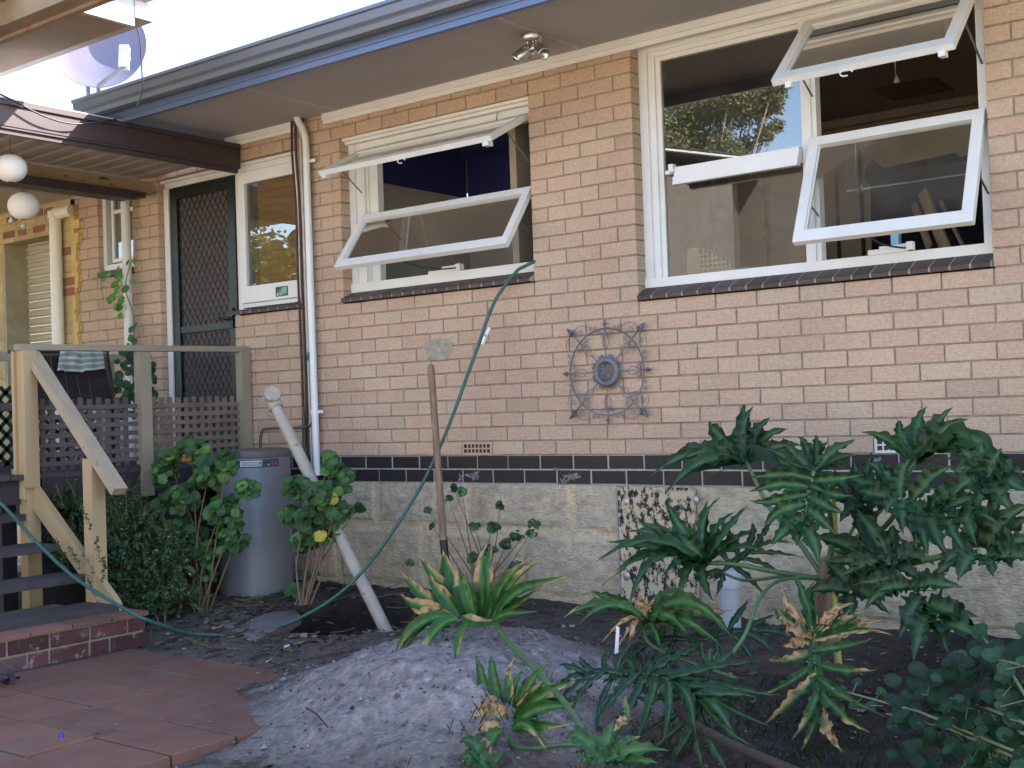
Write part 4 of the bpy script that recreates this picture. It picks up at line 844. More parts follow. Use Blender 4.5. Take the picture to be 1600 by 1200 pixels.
A_ = [chp(92, 549, -3.735), chp(158, 549, -3.735), chp(160, 577, -3.70), chp(83, 580, -3.70)]
for j in range(nv+1):
    for i in range(nu+1):
        u, v = i/nu, j/nv; p = A_[0].lerp(A_[1], u).lerp(A_[3].lerp(A_[2], u), v); wv = .012*math.sin(u*9+v*1.5)*v+.006*math.sin(u*21)
        p = p+Vector((.016+.02*v+wv, 0, .006*math.sin(u*7)*v-.012*(abs(u-.35) < .2)*v)); vs.append(p)
        s_ = (v*3.4+.25*math.sin(u*6)*.3) % 1; cs.append((.50, .49, .50) if s_ < .30 else (.19, .235, .19))
tw.add(vs, [(j*(nu+1)+i, j*(nu+1)+i+1, (j+1)*(nu+1)+i+1, (j+1)*(nu+1)+i) for j in range(nv) for i in range(nu)], cs, True)
o2 = [p+Vector((-.05, 0, 0)) for p in A_]; tw.add([A_[0]+Vector((.016, 0, 0)), A_[1]+Vector((.016, 0, 0)), o2[1], o2[0]], [(0, 1, 2, 3)], (.45, .45, .45))
tw.build('towel', attr_mat('striped_towel', .95, .5, (200, 200, 200), .1, 60, dist=.003), label='sage and white striped towel draped over the dark chair back', cat='towel')
# inside things
b = MB(); q = px(1075, 425, 'x', .28)
cr = MB()
p0 = Vector((.19, .30, .985))
for i in range(12): cr.box(.17, .235, .28, .285, .99+i*.0135, .998+i*.0135)
for i in range(8):
    h_ = .165-.016*i
    cr.box(.235+i*.028, .24+i*.028, .28, .284, .99, .99+h_+.01); 
    for k in range(int(h_/.028)): cr.box(.237+i*.028, .262+i*.028, .28, .284, 1.0+k*.028, 1.008+k*.028)
cr.box(.165, .17, .275, .43, .985, 1.155); cr.box(.165, .24, .275, .43, 1.15, 1.157); cr.box(.16, .47, .43, .435, .98, 1.04)
cr.build('plastic_rack', mat('cream_plastic', (.62, .57, .46), .5), label='cream slotted plastic rack standing inside the fixed pane', cat='rack')
b = MB(); b.box(-.2, .7, .2, .9, .93, .98) 
sh = MB(); sh.box(.0, 1.9, .16, .55, .90, .965); sh.build('inside_ledge', mat('dark_ledge', (.06, .05, .05), .7), house)
WD = mat('torn_raw_wood', (.30, .19, .10), .8, var=.25, scale=8, stretch=(3, 3, .5))
for i, (xa, ya, xb, yb, w_, l) in enumerate(((1452, 375, 1428, 320, .035, 'short narrow splintered board leaning inside the right window'), (1480, 385, 1442, 300, .06, 'widest splintered board leaning inside the right window'), (1510, 385, 1470, 315, .012, 'thin straight stick leaning inside the right window'))):
    a = P(xa, ya+10, .45); c = P(xb, yb, .85); b = MB(); b.bar(a, c, w_, .018, (0, 1, .3)); b.build('timber_offcut', WD, label=l, cat='timber', group='timber leaning inside the right window')
b = MB(); a = P(1395, 398, .3); b.box(a.x-.0, a.x+.04, .28, .32, .965, 1.16); b.box(a.x+.01, a.x+.08, .26, .30, 1.02, 1.05); b.build('blue_bottle', mat('pale_blue_plastic', (.25, .48, .60), .4), label='pale blue and white plastic tool behind the window winder', cat='tool')

bf = empty('screening_fence', 'grey paling fence added far behind to hide bright ground under the deck', 'fence')
b = MB()
for i in range(70): b.box(-9.1, -9.08, -8+i*.17, -8+i*.17+.155, -1.2, .75+.02*math.sin(i*3))
b.build('palings', GTI, bf)  # made-up fence, keeps bright ground from showing under the deck

bw = empty('bounce_wall', 'cream rendered wall added unseen behind the camera to bounce warm light', 'wall')
simple('wall', lambda b: (b.box(-16, 14, -13.2, -13, -1.3, 1.9)), mat('bounce_render', (.62, .52, .38), .9), bw)  # added out of view to bounce warm sunlight onto the house
simple('coping', lambda b: (b.box(-16, 14, -13.25, -12.95, 1.9, 1.98)), mat('coping_stone', (.4, .36, .3), .9), bw)
# ================================================================ PLANTS
LF = leaf_mat('broad_leaf', .46, .15); LF2 = leaf_mat('soft_leaf', .58, .2); LF3 = leaf_mat('small_leaf', .35, .15)
BARK = mat('brown_stem', (.16, .11, .07), .85, var=.25, scale=25, bump=.4)
GST = mat('green_petiole', (.07, .14, .055), .4, var=.2, scale=8)
prn = random.Random(21)
def lobe(b, B, Tp, N, W, bend=0, droop=0, burn=0, base=(.03, .085, .035), seed=0, n=18, teeth=.3, curl=0, arch=0, ruff=.12):
    """one finger of a divided leaf: a wavy folded strip from B to Tp; burn 0..1 = dried fraction from the tip and one margin"""
    r = random.Random(seed); B = Vector(B); Tp = Vector(Tp); ax = Tp-B; L = ax.length; N = Vector(N).normalized(); sd = ax.cross(N).normalized(); N2 = sd.cross(ax).normalized()
    n = max(n, 27); nt_ = r.choice((2.6, 3.3, 4.1)); p1_, p2_ = r.random(), r.random()
    pts = []
    for i in range(n+1):
        t = i/n; pts.append(B+ax*t+sd*(bend*L*4*t*(1-t))+N2*(droop*L*4*t*(1-t))+N2*(-abs(droop)*L*.6*max(0, t-.6)**1.5)+sd*(curl*L*max(0, t-.6)**2*2)+Vector((0, 0, arch*L*4*t*(1-t))))
    ph = [r.uniform(0, 6.28) for _ in range(6)]; f1, f2 = r.uniform(2.2, 3.4), r.uniform(4.5, 7); vs = []; cs = []; M = 5
    bs = r.choice((-1, 1))
    for i, p in enumerate(pts):
        t = i/n; tg = (pts[min(i+1, n)]-pts[max(i-1, 0)]).normalized(); s = tg.cross(N2).normalized(); nn = s.cross(tg).normalized()
        w = W*(.48+.75*math.sin(math.pi*min(1, t*1.05)**.85))*(1-t**3.0)**.75+.0008
        for j in range(M):
            u = j/(M-1)*2-1; k = 0 if u < 0 else 1
            tw_ = (t*nt_+(p1_ if k else p2_)) % 1; tw_ = (tw_**1.6 if tw_ < .88 else (1-tw_)/.12*.81)
            ed = 1+teeth*2.1*(tw_-.42+.25*math.sin(6.28*f2*t+ph[2+k]))*min(1, t*3.5)*(1 if abs(u) > .9 else .45)
            ruf = ruff*w*math.sin(6.28*f2*t*.9+ph[4+k])*abs(u)**2+.28*w*abs(u)
            vs.append(p+s*(u*w*.5*ed)+nn*ruf)
            v = .82+.3*mn.noise(Vector((p.x*9, p.z*9, seed*.13))); g = [c*v for c in base]
            if abs(u) < .1: g = [c*1.0+d for c, d in zip(g, (.055, .09, .035))]
            bt = burn*1.25; edge = (.24 if u*bs > .3 else 0)+(.10 if u*bs > 0 else -.16)
            q = t+edge*2.0*min(1, burn*2)+.13*mn.noise(Vector((t*5, u*1.5, seed)))-(1-bt)
            if burn > 0 and q > 0:
                q2 = min(1, q*9); dr_ = (.42, .27, .12) if mn.noise(Vector((t*7, u*2, seed+9.1))) > -.12 else (.15, .065, .03)
                if q < .05: dr_ = (.22, .2, .04)
                g = [c*(1-q2)+d*q2 for c, d in zip(g, dr_)]
            cs.append(g)
    b.add(vs, [(i*M+j, i*M+j+1, (i+1)*M+j+1, (i+1)*M+j) for i in range(n) for j in range(M-1)], cs, True)
def rib(b, pts, r, col=(.10, .17, .05)): b.tube(pts, [r*(1-.75*i/(len(pts)-1)) for i in range(len(pts))], 6, col)
def auto_leaf(par, J, T, N, half=.75, nl=6, W=.05, droop=.12, burn=0, seed=1, label=None, base=(.010, .062, .014), back=1):
    """philodendron leaf: midrib J->T, lobes on both sides swept towards the tip"""
    r = random.Random(seed); J = Vector(J); T = Vector(T); ax = T-J; L = ax.length; N = Vector(N); e1 = ax.normalized(); e2 = e1.cross(N).normalized(); N = e2.cross(e1).normalized()
    b = MB(); mid = [J+ax*t+N*(L*droop*(4*t*(1-t))-L*.1*t*t) for t in [i/10 for i in range(11)]]
    def mp(t): t = min(.999, max(0, t))*10; i = int(t); return mid[i].lerp(mid[min(i+1, 10)], t-i)
    rib(b, mid, .0055*L/.45)
    for s in (-1, 1):
        for i in range(nl):
            t = i/(nl-1)*.86; ang = R(118-96*(i/(nl-1))**.9)+r.uniform(-.08, .08); ln = half*L*(.72+.42*math.sin(math.pi*(.12+.72*i/(nl-1))))*r.uniform(.85, 1.12)
            if back and i == 0: ang = R(152); ln *= .72
            d = e1*math.cos(ang)+e2*s*math.sin(ang); B = mp(t); Tp = B+d*ln-N*(ln*r.uniform(.05, .32))+Vector((0, 0, -ln*r.uniform(0, .12)))
            lobe(b, B-d*.004, Tp, N, W*L/.45*r.uniform(.85, 1.2), bend=-s*.07*r.uniform(.3, 1.5), droop=r.uniform(.02, .08), burn=burn*r.uniform(.0, 1.6), base=base, seed=seed*50+i*2+(s > 0), curl=r.uniform(-.2, .2))
            rib(b, [B, B.lerp(Tp, .45)+N*(.03*ln)+e2*0], .0022)
            if back and i == 0:
                d2 = e1*math.cos(R(170))+e2*s*math.sin(R(170)); lobe(b, B, B+d2*ln*.6, N, W*.8*L/.45, burn=burn*.7, base=base, seed=seed*50+40+s)
    lobe(b, mp(.86), T-N*(L*.12), N, W*1.1*L/.45, burn=burn, base=base, seed=seed*50+49)
    # web of blade along the midrib
    for s in (-1, 1):
        vs = []; cs = []
        for i in range(11): p = mid[i]; w = W*L/.45*.75*math.sin(math.pi*(.15+.8*i/10)); vs += [p, p+e2*s*w+N*(w*.25)]; cs += [[c*.95 for c in base]]*2
        b.add(vs, [(2*i, 2*i+1, 2*i+3, 2*i+2) for i in range(10)], cs, True)
    o = b.build('leaf', LF, par)
    if label: o['label'] = label
    return o
def fan_leaf(par, J, tips, N, W=.045, seed=1, base=(.03, .10, .03), label=None, Yb=None, web=.35, spread=.0, bs_=.62, ws_=1.18, teeth=.30, arch=1, ruff=.10, ext=1.0):
    """leaf given by its lobe tips: (x, y, Y, burn[, width])"""
    J = Vector(J); b = MB(); r = random.Random(seed); c = sum(((P(t[0], t[1], t[2])-J).normalized() for t in tips), Vector())
    ends = []
    for i, t in enumerate(tips):
        Tp = P(t[0], t[1], t[2]); B = J+(Tp-J)*.04; ln = (Tp-J).length
        bx = P(t[5], t[6], t[2]*.5+J.y*.5) if len(t) > 6 else B; Tp = bx+(Tp-bx)*ext
        lobe(b, bx, Tp, N, (t[4] if len(t) > 4 else W)*ws_, bend=r.uniform(-.07, .07), droop=r.uniform(.0, .10), burn=(t[3]*bs_ if t[3] < .85 else t[3]), base=base, seed=seed*97+i, teeth=teeth, curl=r.uniform(-.3, .3)*(1+t[3]), n=22, ruff=ruff, arch=(.16 if Tp.z < J.z+.02 else .03)*arch)
        ends.append((bx, Tp)); rib(b, [bx, bx.lerp(Tp, .5)], .003)
    o = b.build('leaf', LF, par)
    if label: o['label'] = label
    return o
def petiole(par, pts, r=.011, m_=None): b = MB(); q = bez(pts, 6); b.tube(q, [r*(1.15-.4*i/(len(q)-1)) for i in range(len(q))], 9); return b.build('petiole', m_ or GST, par)
ph = empty('philodendron', 'large dark green split-leaf philodendron against the wall at the right', 'philodendron')
cr_ = P(1288, 905, -.95)
b = MB(); b.tube(bez([P(1300, 1010, -.95), P(1292, 960, -.95), cr_, P(1296, 870, -.93)], 5), [.042]*5+[.038]*5+[.03]*5+[.016], 12); b.build('trunk', BARK, ph)
b = MB()
for x, y, x2, y2, x3, y3 in ((1262, 958, 1268, 925, 1300, 897), (1322, 925, 1318, 905, 1300, 896), (1275, 985, 1272, 955, 1288, 925), (1310, 965, 1312, 940, 1300, 915)): b.tube(bez([P(x, y, -1.05), P(x2, y2, -1.06), P(x3, y3, -1.0)], 4), [.002, .004, .006, .007, .007, .006, .006, .006, .006], 6)
b.build('sheaths', mat('red_brown_sheath', (.16, .05, .025), .6, var=.3), ph)
TW = (-.1, -.75, .65)
# L1 raised fan, top left
petiole(ph, [cr_, P(1240, 835, -.85), P(1200, 790, -.75), P(1167, 722, -.7)]); J = P(1166, 722, -.7)
fan_leaf(ph, J, [(1025, 739, -.95, 0, .06), (1058, 704, -.7, 0, .055), (1045, 763, -1.0, 0, .06), (1110, 660, -.6, 0, .055), (1160, 636, -.55, 0, .06), (1172, 640, -.62, 0, .055), (1200, 655, -.6, 0, .06), (1228, 672, -.6, 0, .05), (1248, 692, -.7, 0, .045), (1068, 725, -.9, 0, .06)], (-.1, -.9, .35), .055, 3, (0.0080, 0.0418, 0.0123), 'leaf raised highest at the left, lobes fanned upward', ws_=1.35, ext=1.06)
b = MB(); b.add([J, P(1075, 740, -.9), P(1100, 715, -.8), P(1135, 700, -.75), P(1165, 690, -.7), P(1205, 702, -.75), P(1215, 720, -.8)], [(0, 1, 2), (0, 2, 3), (0, 3, 4), (0, 4, 5), (0, 5, 6)], (0.0160, 0.0476, 0.0264)); b.build('leaf_web', LF, ph)
# L2 facing leaf hanging in the centre
J2 = P(1271, 737, -1.25); petiole(ph, [cr_, P(1300, 840, -1.0), P(1290, 770, -1.2), J2])
mr_ = [(1271, 737), (1268, 760), (1264, 780), (1258, 800), (1253, 815)]
fan_leaf(ph, J2, [(1176, 751, -1.3, 0, .045, 1268, 748), (1176, 775, -1.33, 0, .045, 1266, 762), (1177, 789, -1.35, 0, .045, 1263, 772), (1194, 818, -1.4, 0, .05, 1259, 788), (1208, 850, -1.42, 0, .06, 1255, 806), (1243, 851, -1.42, 0, .06, 1253, 812), (1284, 882, -1.42, 0, .06, 1254, 812), (1303, 838, -1.4, 0, .05, 1257, 796), (1314, 806, -1.38, 0, .05, 1263, 776), (1330, 778, -1.33, 0, .045, 1266, 765), (1345, 745, -1.28, 0, .045, 1268, 752), (1290, 768, -1.33, 0, .03, 1266, 758)], (.2, -.95, .25), .05, 5, (0.0090, 0.0571, 0.0141), 'leaf hanging with its face to the viewer in the middle of the plant', arch=.3, teeth=.26, ws_=1.12, ext=1.05)
rb = MB(); rib(rb, [P(x, y, -1.255-.03*i_) for i_, (x, y) in enumerate(mr_)], .007, (.10, .22, .08)); rb.build('leaf_rib', attr_mat('pale_rib', .5, 0), ph)
fan_leaf(ph, J2, [(1226, 690, -1.1, 0), (1250, 680, -1.05, 0), (1272, 680, -1.05, 0), (1292, 690, -1.05, 0), (1342, 690, -1.1, 0), (1195, 696, -1.1, 0, .035), (1340, 712, -1.1, 0, .035), (1205, 715, -1.15, 0, .035), (1320, 735, -1.15, 0, .035)], (.1, -.9, .4), .036, 8, (0.0090, 0.0523, 0.0132))
# L3 top right
J3 = P(1432, 722, -1.0); petiole(ph, [cr_, P(1340, 840, -.95), P(1385, 785, -.98), J3])
fan_leaf(ph, J3, [(1440, 640, -.9, 0, .05), (1484, 640, -.95, 0, .05), (1508, 656, -1.0, 0, .05), (1352, 675, -.95, 0, .035), (1405, 660, -.9, 0, .045), (1545, 712, -1.15, 0, .05), (1560, 745, -1.3, 0, .05), (1590, 778, -1.4, 0, .05), (1575, 775, -1.4, 0, .04)], (0, -.85, .5), .05, 11, (0.0100, 0.0551, 0.0106), 'topmost leaf at the right with upright lobes', ws_=1.4, ext=1.06)
rb = MB(); rib(rb, bez([J3, P(1460, 718, -1.05), P(1490, 716, -1.1), P(1520, 722, -1.2)], 4), .006, (.09, .17, .05)); rb.build('leaf_rib', GST, ph)
# L4 centre right
J4 = P(1410, 780, -1.2); petiole(ph, [cr_, P(1375, 830, -1.05), P(1400, 800, -1.15), J4])
fan_leaf(ph, J4, [(1340, 765, -1.15, 0, .05, 1398, 778), (1360, 724, -1.1, 0, .045, 1400, 776), (1376, 724, -1.1, 0, .045, 1402, 776), (1312, 747, -1.1, 0, .045, 1396, 776), (1418, 720, -1.15, 0, .05, 1408, 778), (1480, 730, -1.25, 0, .05, 1425, 784), (1522, 752, -1.35, 0, .055, 1450, 795), (1530, 775, -1.4, 0, .055, 1462, 800), (1407, 830, -1.35, 0, .05, 1412, 782), (1430, 851, -1.45, 0, .055, 1430, 787), (1452, 863, -1.5, 0, .055, 1445, 793), (1475, 870, -1.55, 0, .055, 1460, 800), (1498, 858, -1.6, 0, .055, 1478, 808), (1522, 848, -1.6, 0, .055, 1495, 816), (1550, 822, -1.55, 0, .05, 1500, 818), (1385, 800, -1.3, 0, .04, 1404, 780)], (.05, -.85, .5), .05, 14, (0.0090, 0.0533, 0.0158), 'broad leaf with a pale midrib pointing right', arch=.6, ws_=1.35, ext=1.10)
rb = MB(); rib(rb, [P(1410, 780, -1.22), P(1440, 790, -1.32), P(1470, 803, -1.42), P(1500, 820, -1.5)], .006, (.07, .17, .06)); rb.build('leaf_rib', MT['pale_rib'], ph)
# L5 lower left
J5 = P(1100, 880, -1.2); petiole(ph, [cr_, P(1220, 895, -1.05), P(1150, 882, -1.15), J5])
fan_leaf(ph, J5, [(930, 888, -1.5, .05, .05), (945, 850, -1.35, .05, .05), (985, 822, -1.2, 0, .05), (1000, 812, -1.15, 0, .04), (1036, 785, -1.1, 0, .045), (1098, 783, -1.05, 0, .045), (1120, 776, -1.05, 0, .035), (1150, 798, -1.05, .1, .04), (1168, 788, -1.05, 0, .045), (1186, 826, -1.05, .1, .04), (1200, 862, -1.1, .1, .04), (940, 925, -1.55, .15, .045), (975, 945, -1.55, .05, .05), (1035, 905, -1.45, 0, .05), (1060, 940, -1.4, 0, .05), (1110, 940, -1.3, 0, .05), (1060, 835, -1.2, 0, .06)], (-.2, -.7, .7), .05, 17, (0.0090, 0.0533, 0.0132), 'spreading leaf at the left, crossing the painted board', ws_=1.3)
petiole(ph, [cr_, P(1230, 900, -.9), P(1165, 907, -.85), P(1130, 895, -.82)], .008)
auto_leaf(ph, P(1130, 893, -.75), P(1185, 850, -.6), (.1, -.8, .5), 1.0, 5, .055, .05, 0, 19, base=(0.0080, 0.0248, 0.0123))
# L7.. dark middle leaves
J7 = P(1388, 878, -1.3); petiole(ph, [cr_, P(1340, 905, -1.1), J7])
fan_leaf(ph, J7, [(1336, 805, -1.2, 0, .05), (1348, 838, -1.2, 0, .05), (1272, 838, -1.2, 0, .05), (1310, 862, -1.25, 0, .045), (1295, 880, -1.3, 0, .045), (1322, 900, -1.35, .1, .045), (1365, 925, -1.45, 0, .05), (1395, 930, -1.45, 0, .05), (1440, 905, -1.4, 0, .05), (1455, 880, -1.35, 0, .05), (1430, 850, -1.25, 0, .05), (1395, 825, -1.2, 0, .055), (1368, 822, -1.2, 0, .045)], (.05, -.8, .6), .05, 23, (0.0070, 0.0343, 0.0106), arch=.5, ws_=1.35, ext=1.10)
J8 = P(1530, 862, -1.5); petiole(ph, [cr_, P(1400, 885, -1.25), P(1470, 870, -1.4), J8], .013)
fan_leaf(ph, J8, [(1602, 790, -1.5, 0, .055, 1540, 858), (1610, 812, -1.5, 0, .055, 1545, 862), (1612, 846, -1.55, 0, .055, 1555, 868), (1552, 898, -1.65, 0, .05, 1540, 866), (1582, 884, -1.65, 0, .05, 1552, 868), (1500, 905, -1.65, 0, .05, 1525, 866), (1478, 880, -1.6, 0, .045, 1520, 862), (1555, 780, -1.45, 0, .045, 1532, 855), (1515, 800, -1.45, 0, .045, 1526, 856), (1615, 880, -1.7, 0, .055, 1560, 872), (1490, 835, -1.45, 0, .045, 1520, 858), (1462, 905, -1.6, 0, .045, 1515, 862)], (.05, -.85, .5), .05, 25, (0.0080, 0.0418, 0.0123), 'leaf cut off by the right edge of the photo', arch=.5, ws_=1.35, ext=1.10)
J9 = P(1422, 914, -1.5); petiole(ph, [J7, P(1402, 895, -1.4), J9])
fan_leaf(ph, J9, [(1355, 947, -1.6, 0, .045, 1420, 914), (1347, 915, -1.5, 0, .04, 1416, 912), (1375, 925, -1.6, 0, .045, 1424, 918), (1412, 996, -1.75, 0, .05, 1440, 932), (1437, 1027, -1.85, 0, .055, 1458, 958), (1530, 1003, -1.85, 0, .065, 1472, 970), (1518, 968, -1.8, 0, .055, 1450, 942), (1532, 992, -1.8, 0, .05, 1462, 955), (1495, 925, -1.7, 0, .05, 1432, 922), (1475, 898, -1.6, 0, .045, 1426, 914), (1470, 1015, -1.85, 0, .055, 1468, 970)], (.1, -.85, .5), .05, 26, (0.0080, 0.0418, 0.0123), 'leaf drooping over the bare soil at the right', arch=.4, ws_=1.35, ext=1.10)
JX = P(1352, 790, -1.0); petiole(ph, [cr_, P(1325, 840, -.98), JX], .008)
fan_leaf(ph, JX, [(1290, 760, -1.0, 0, .05), (1300, 735, -.95, 0, .045), (1330, 715, -.9, 0, .045), (1365, 705, -.9, 0, .05), (1310, 815, -1.1, 0, .05), (1345, 845, -1.15, 0, .05), (1380, 840, -1.15, 0, .05), (1400, 800, -1.1, 0, .05), (1395, 745, -1.0, 0, .05)], (0, -.85, .5), .05, 91, (0.0070, 0.0343, 0.0106), arch=.4, ws_=1.2)
JY = P(1545, 745, -1.35); petiole(ph, [cr_, P(1420, 860, -1.15), P(1500, 800, -1.3), JY])
fan_leaf(ph, JY, [(1500, 700, -1.3, 0, .05), (1530, 690, -1.3, 0, .05), (1565, 700, -1.35, 0, .05), (1600, 735, -1.4, 0, .055), (1605, 775, -1.45, 0, .055), (1590, 810, -1.5, 0, .055), (1555, 825, -1.5, 0, .05), (1520, 810, -1.45, 0, .05), (1490, 775, -1.4, 0, .05), (1488, 738, -1.35, 0, .045)], (0, -.8, .6), .05, 92, (0.0100, 0.0476, 0.0132), 'leaf nearest the upper right edge of the plant', arch=.5, ws_=1.3)
JZ = P(1330, 925, -1.3); fan_leaf(ph, JZ, [(1290, 880, -1.2, 0, .05), (1370, 880, -1.2, 0, .05), (1400, 930, -1.35, 0, .05), (1385, 965, -1.45, 0, .05), (1335, 985, -1.5, 0, .05), (1255, 930, -1.35, 0, .05)], (0, -.8, .6), .05, 93, (0.0060, 0.0266, 0.0088), arch=.4, ws_=1.2)
rb = MB(); rib(rb, [P(1422, 914, -1.52), P(1440, 932, -1.62), P(1458, 955, -1.72), P(1478, 980, -1.8)], .006, (.05, .13, .06)); rb.build('leaf_rib', MT['pale_rib'], ph)
petiole(ph, [P(1310, 1040, -.95), P(1302, 930, -.95), P(1304, 820, -.95), P(1300, 765, -1.0)], .015, mat('yellow_green_stalk', (.26, .29, .09), .5, var=.15))
# L10 dried leaf hanging bottom right
J10 = P(1271, 1000, -1.6); petiole(ph, [cr_, P(1270, 940, -1.3), J10])
auto_leaf(ph, J10, P(1282, 1112, -1.75), (.2, -.95, .2), .72, 6, .055, .06, .45, 31, 'hanging leaf with its left half dried brown', base=(.016, .07, .012))
fan_leaf(ph, J10, [(1212, 922, -1.5, .9, .02), (1218, 955, -1.5, .9, .05), (1236, 895, -1.4, .1, .03), (1262, 910, -1.4, .1, .035), (1325, 935, -1.5, .9, .03), (1375, 975, -1.6, .8, .03), (1360, 965, -1.5, .8, .04), (1392, 978, -1.6, .7, .02), (1350, 952, -1.5, .3, .03), (1225, 1018, -1.6, 1, .035), (1205, 950, -1.5, .2, .04), (1330, 955, -1.5, .4, .04)], (.1, -.9, .4), .04, 33, (.016, .07, .012))
# L11 wilted leaf, lower centre
J11 = P(1010, 968, -1.5)
fan_leaf(ph, J11, [(880, 968, -1.7, .15, .04), (902, 978, -1.7, 0, .035), (922, 925, -1.5, .0, .04), (942, 1005, -1.7, 1, .02), (965, 1022, -1.7, 1, .02), (985, 1025, -1.7, 1, .022), (990, 930, -1.5, 1, .03), (1005, 925, -1.5, 1, .035), (1022, 935, -1.5, 1, .03), (1055, 915, -1.4, .1, .05), (1080, 918, -1.4, .15, .05), (1095, 932, -1.4, .8, .05), (1145, 960, -1.5, .45, .055), (1148, 992, -1.55, 0, .055), (1130, 1005, -1.6, 0, .04), (1078, 985, -1.6, 0, .045), (1035, 1012, -1.6, 0, .04)], (-.1, -.8, .5), .045, 37, (.022, .09, .013), 'wilted leaf in the middle with dried tan lobes'); petiole(ph, [P(1150, 1060, -1.4), P(1020, 1010, -1.55), J11], .008)
b = MB(); b.add([P(963, 978, -1.72), P(968, 980, -1.72), P(966, 1020, -1.72), P(960, 1022, -1.72)], [(0, 1, 2, 3)]); b.add([P(1110, 1000, -1.7)+Vector((0, 0, 0)) for _ in range(3)], [(0, 1, 2)]) if 0 else None
b.build('white_tag', PVC, ph)
petiole(ph, [P(1145, 1020, -1.6), P(1165, 990, -1.55), P(1190, 930, -1.4), P(1225, 905, -1.2), cr_], .008)
auto_leaf(ph, P(1108, 1047, -1.9), P(1085, 1140, -2.05), (.2, -.8, .55), 1.0, 6, .05, .06, 0, 41, 'dark leaf spreading like a star low over the soil', base=(.010, .048, .014))
auto_leaf(ph, P(990, 1055, -2.0), P(1095, 1085, -2.1), (.05, -.55, .83), .75, 7, .05, .12, 0, 43, 'glossy dark leaf low beside the sand mound', base=(.008, .045, .014)); auto_leaf(ph, P(985, 1058, -2.0), P(905, 1050, -2.0), (.05, -.6, .8), .9, 5, .045, .1, 0, 44, base=(.009, .04, .018))
auto_leaf(ph, P(1075, 1000, -1.5), P(1000, 1010, -1.5), (.1, -.6, .8), .8, 5, .05, .1, 0, 45, base=(.010, .035, .018)); auto_leaf(ph, P(1100, 1000, -1.5), P(1190, 985, -1.4), (.1, -.6, .8), .8, 5, .055, .1, 0, 46, base=(.010, .035, .018))
b = MB(); b.tube(bez([P(1055, 1100, -2.1), P(1075, 1125, -2.15), P(1120, 1152, -2.2), P(1180, 1180, -2.3), P(1290, 1225, -2.4)], 5), [.017]*21, 10); b.build('stem', mat('dark_root', (.05, .035, .028), .9, var=.3, bump=.6, scale=20), ph)
# ---- scorched plant in front of the mound
p2 = empty('philodendron', 'scorched philodendron with brown tipped leaves over the sand mound', 'philodendron')
JA = P(738, 966, -1.75)
tA = [(608, 1028, -2.05, .35, .05, 700, 963), (619, 1040, -2.05, .05, .055, 705, 965), (650, 1069, -2.1, .35, .05, 715, 968), (712, 1056, -2.1, .5, .032, 738, 972), (622, 940, -1.9, .65, .05, 700, 962), (640, 958, -1.9, .95, .045, 705, 964), (628, 892, -1.7, .55, .05, 706, 962), (648, 868, -1.65, .5, .05, 715, 962), (679, 872, -1.6, .75, .05, 724, 963),
      (700, 884, -1.65, .6, .055, 730, 963), (692, 858, -1.6, .45, .06, 738, 964), (752, 848, -1.6, .5, .055, 752, 965), (766, 846, -1.6, .55, .055, 762, 965), (832, 872, -1.7, .3, .045, 770, 965), (849, 876, -1.75, .35, .04, 774, 964), (893, 913, -1.9, .3, .05, 778, 962), (845, 925, -1.85, .6, .04, 775, 964), (838, 964, -2.0, 0, .03, 768, 972), (664, 905, -1.75, .5, .055, 718, 963), (722, 895, -1.7, .2, .06, 742, 965)]
fan_leaf(p2, JA, tA, (.1, -.85, .5), .05, 51, (.020, .105, .012), teeth=.10, ws_=1.0, bs_=.5, ruff=.04, label='largest scorched leaf, lobes standing up like a crown')
b = MB(); vs = []; cs = []; 
for i in range(15):
    t = i/14; x = 720+62*t; y = 966+7*math.sin(t*math.pi); q = P(x, y-4, -1.80); q2 = P(x, y+5*math.sin(t*math.pi)+3, -1.86); vs += [q, q2]; cs += [(.06, .19, .05), (.05, .17, .045)]
b.add(vs, [(2*i, 2*i+1, 2*i+3, 2*i+2) for i in range(14)], cs, True); b.add([P(722, 962, -1.82), P(735, 958, -1.84), P(760, 968, -1.84), P(780, 965, -1.82), P(770, 971, -1.86), P(740, 971, -1.86)], [(0, 1, 2, 5), (2, 3, 4, 5)], (.40, .26, .12)); b.build('folded_margin', LF, p2)
fan_leaf(p2, JA, [(672, 905, -1.72, .1, .045, 712, 963), (716, 885, -1.68, .3, .05, 734, 963), (790, 900, -1.72, .1, .05, 762, 965), (815, 915, -1.8, .15, .045, 770, 965)], (.1, -.85, .5), .05, 52, (.014, .075, .010), teeth=.08, ruff=.03)
petiole(p2, [P(772, 972, -1.84), P(800, 1010, -2.0), P(850, 1060, -2.25), P(905, 1130, -2.5), P(945, 1215, -2.7)], .012)
JB = P(792, 1137, -2.35)
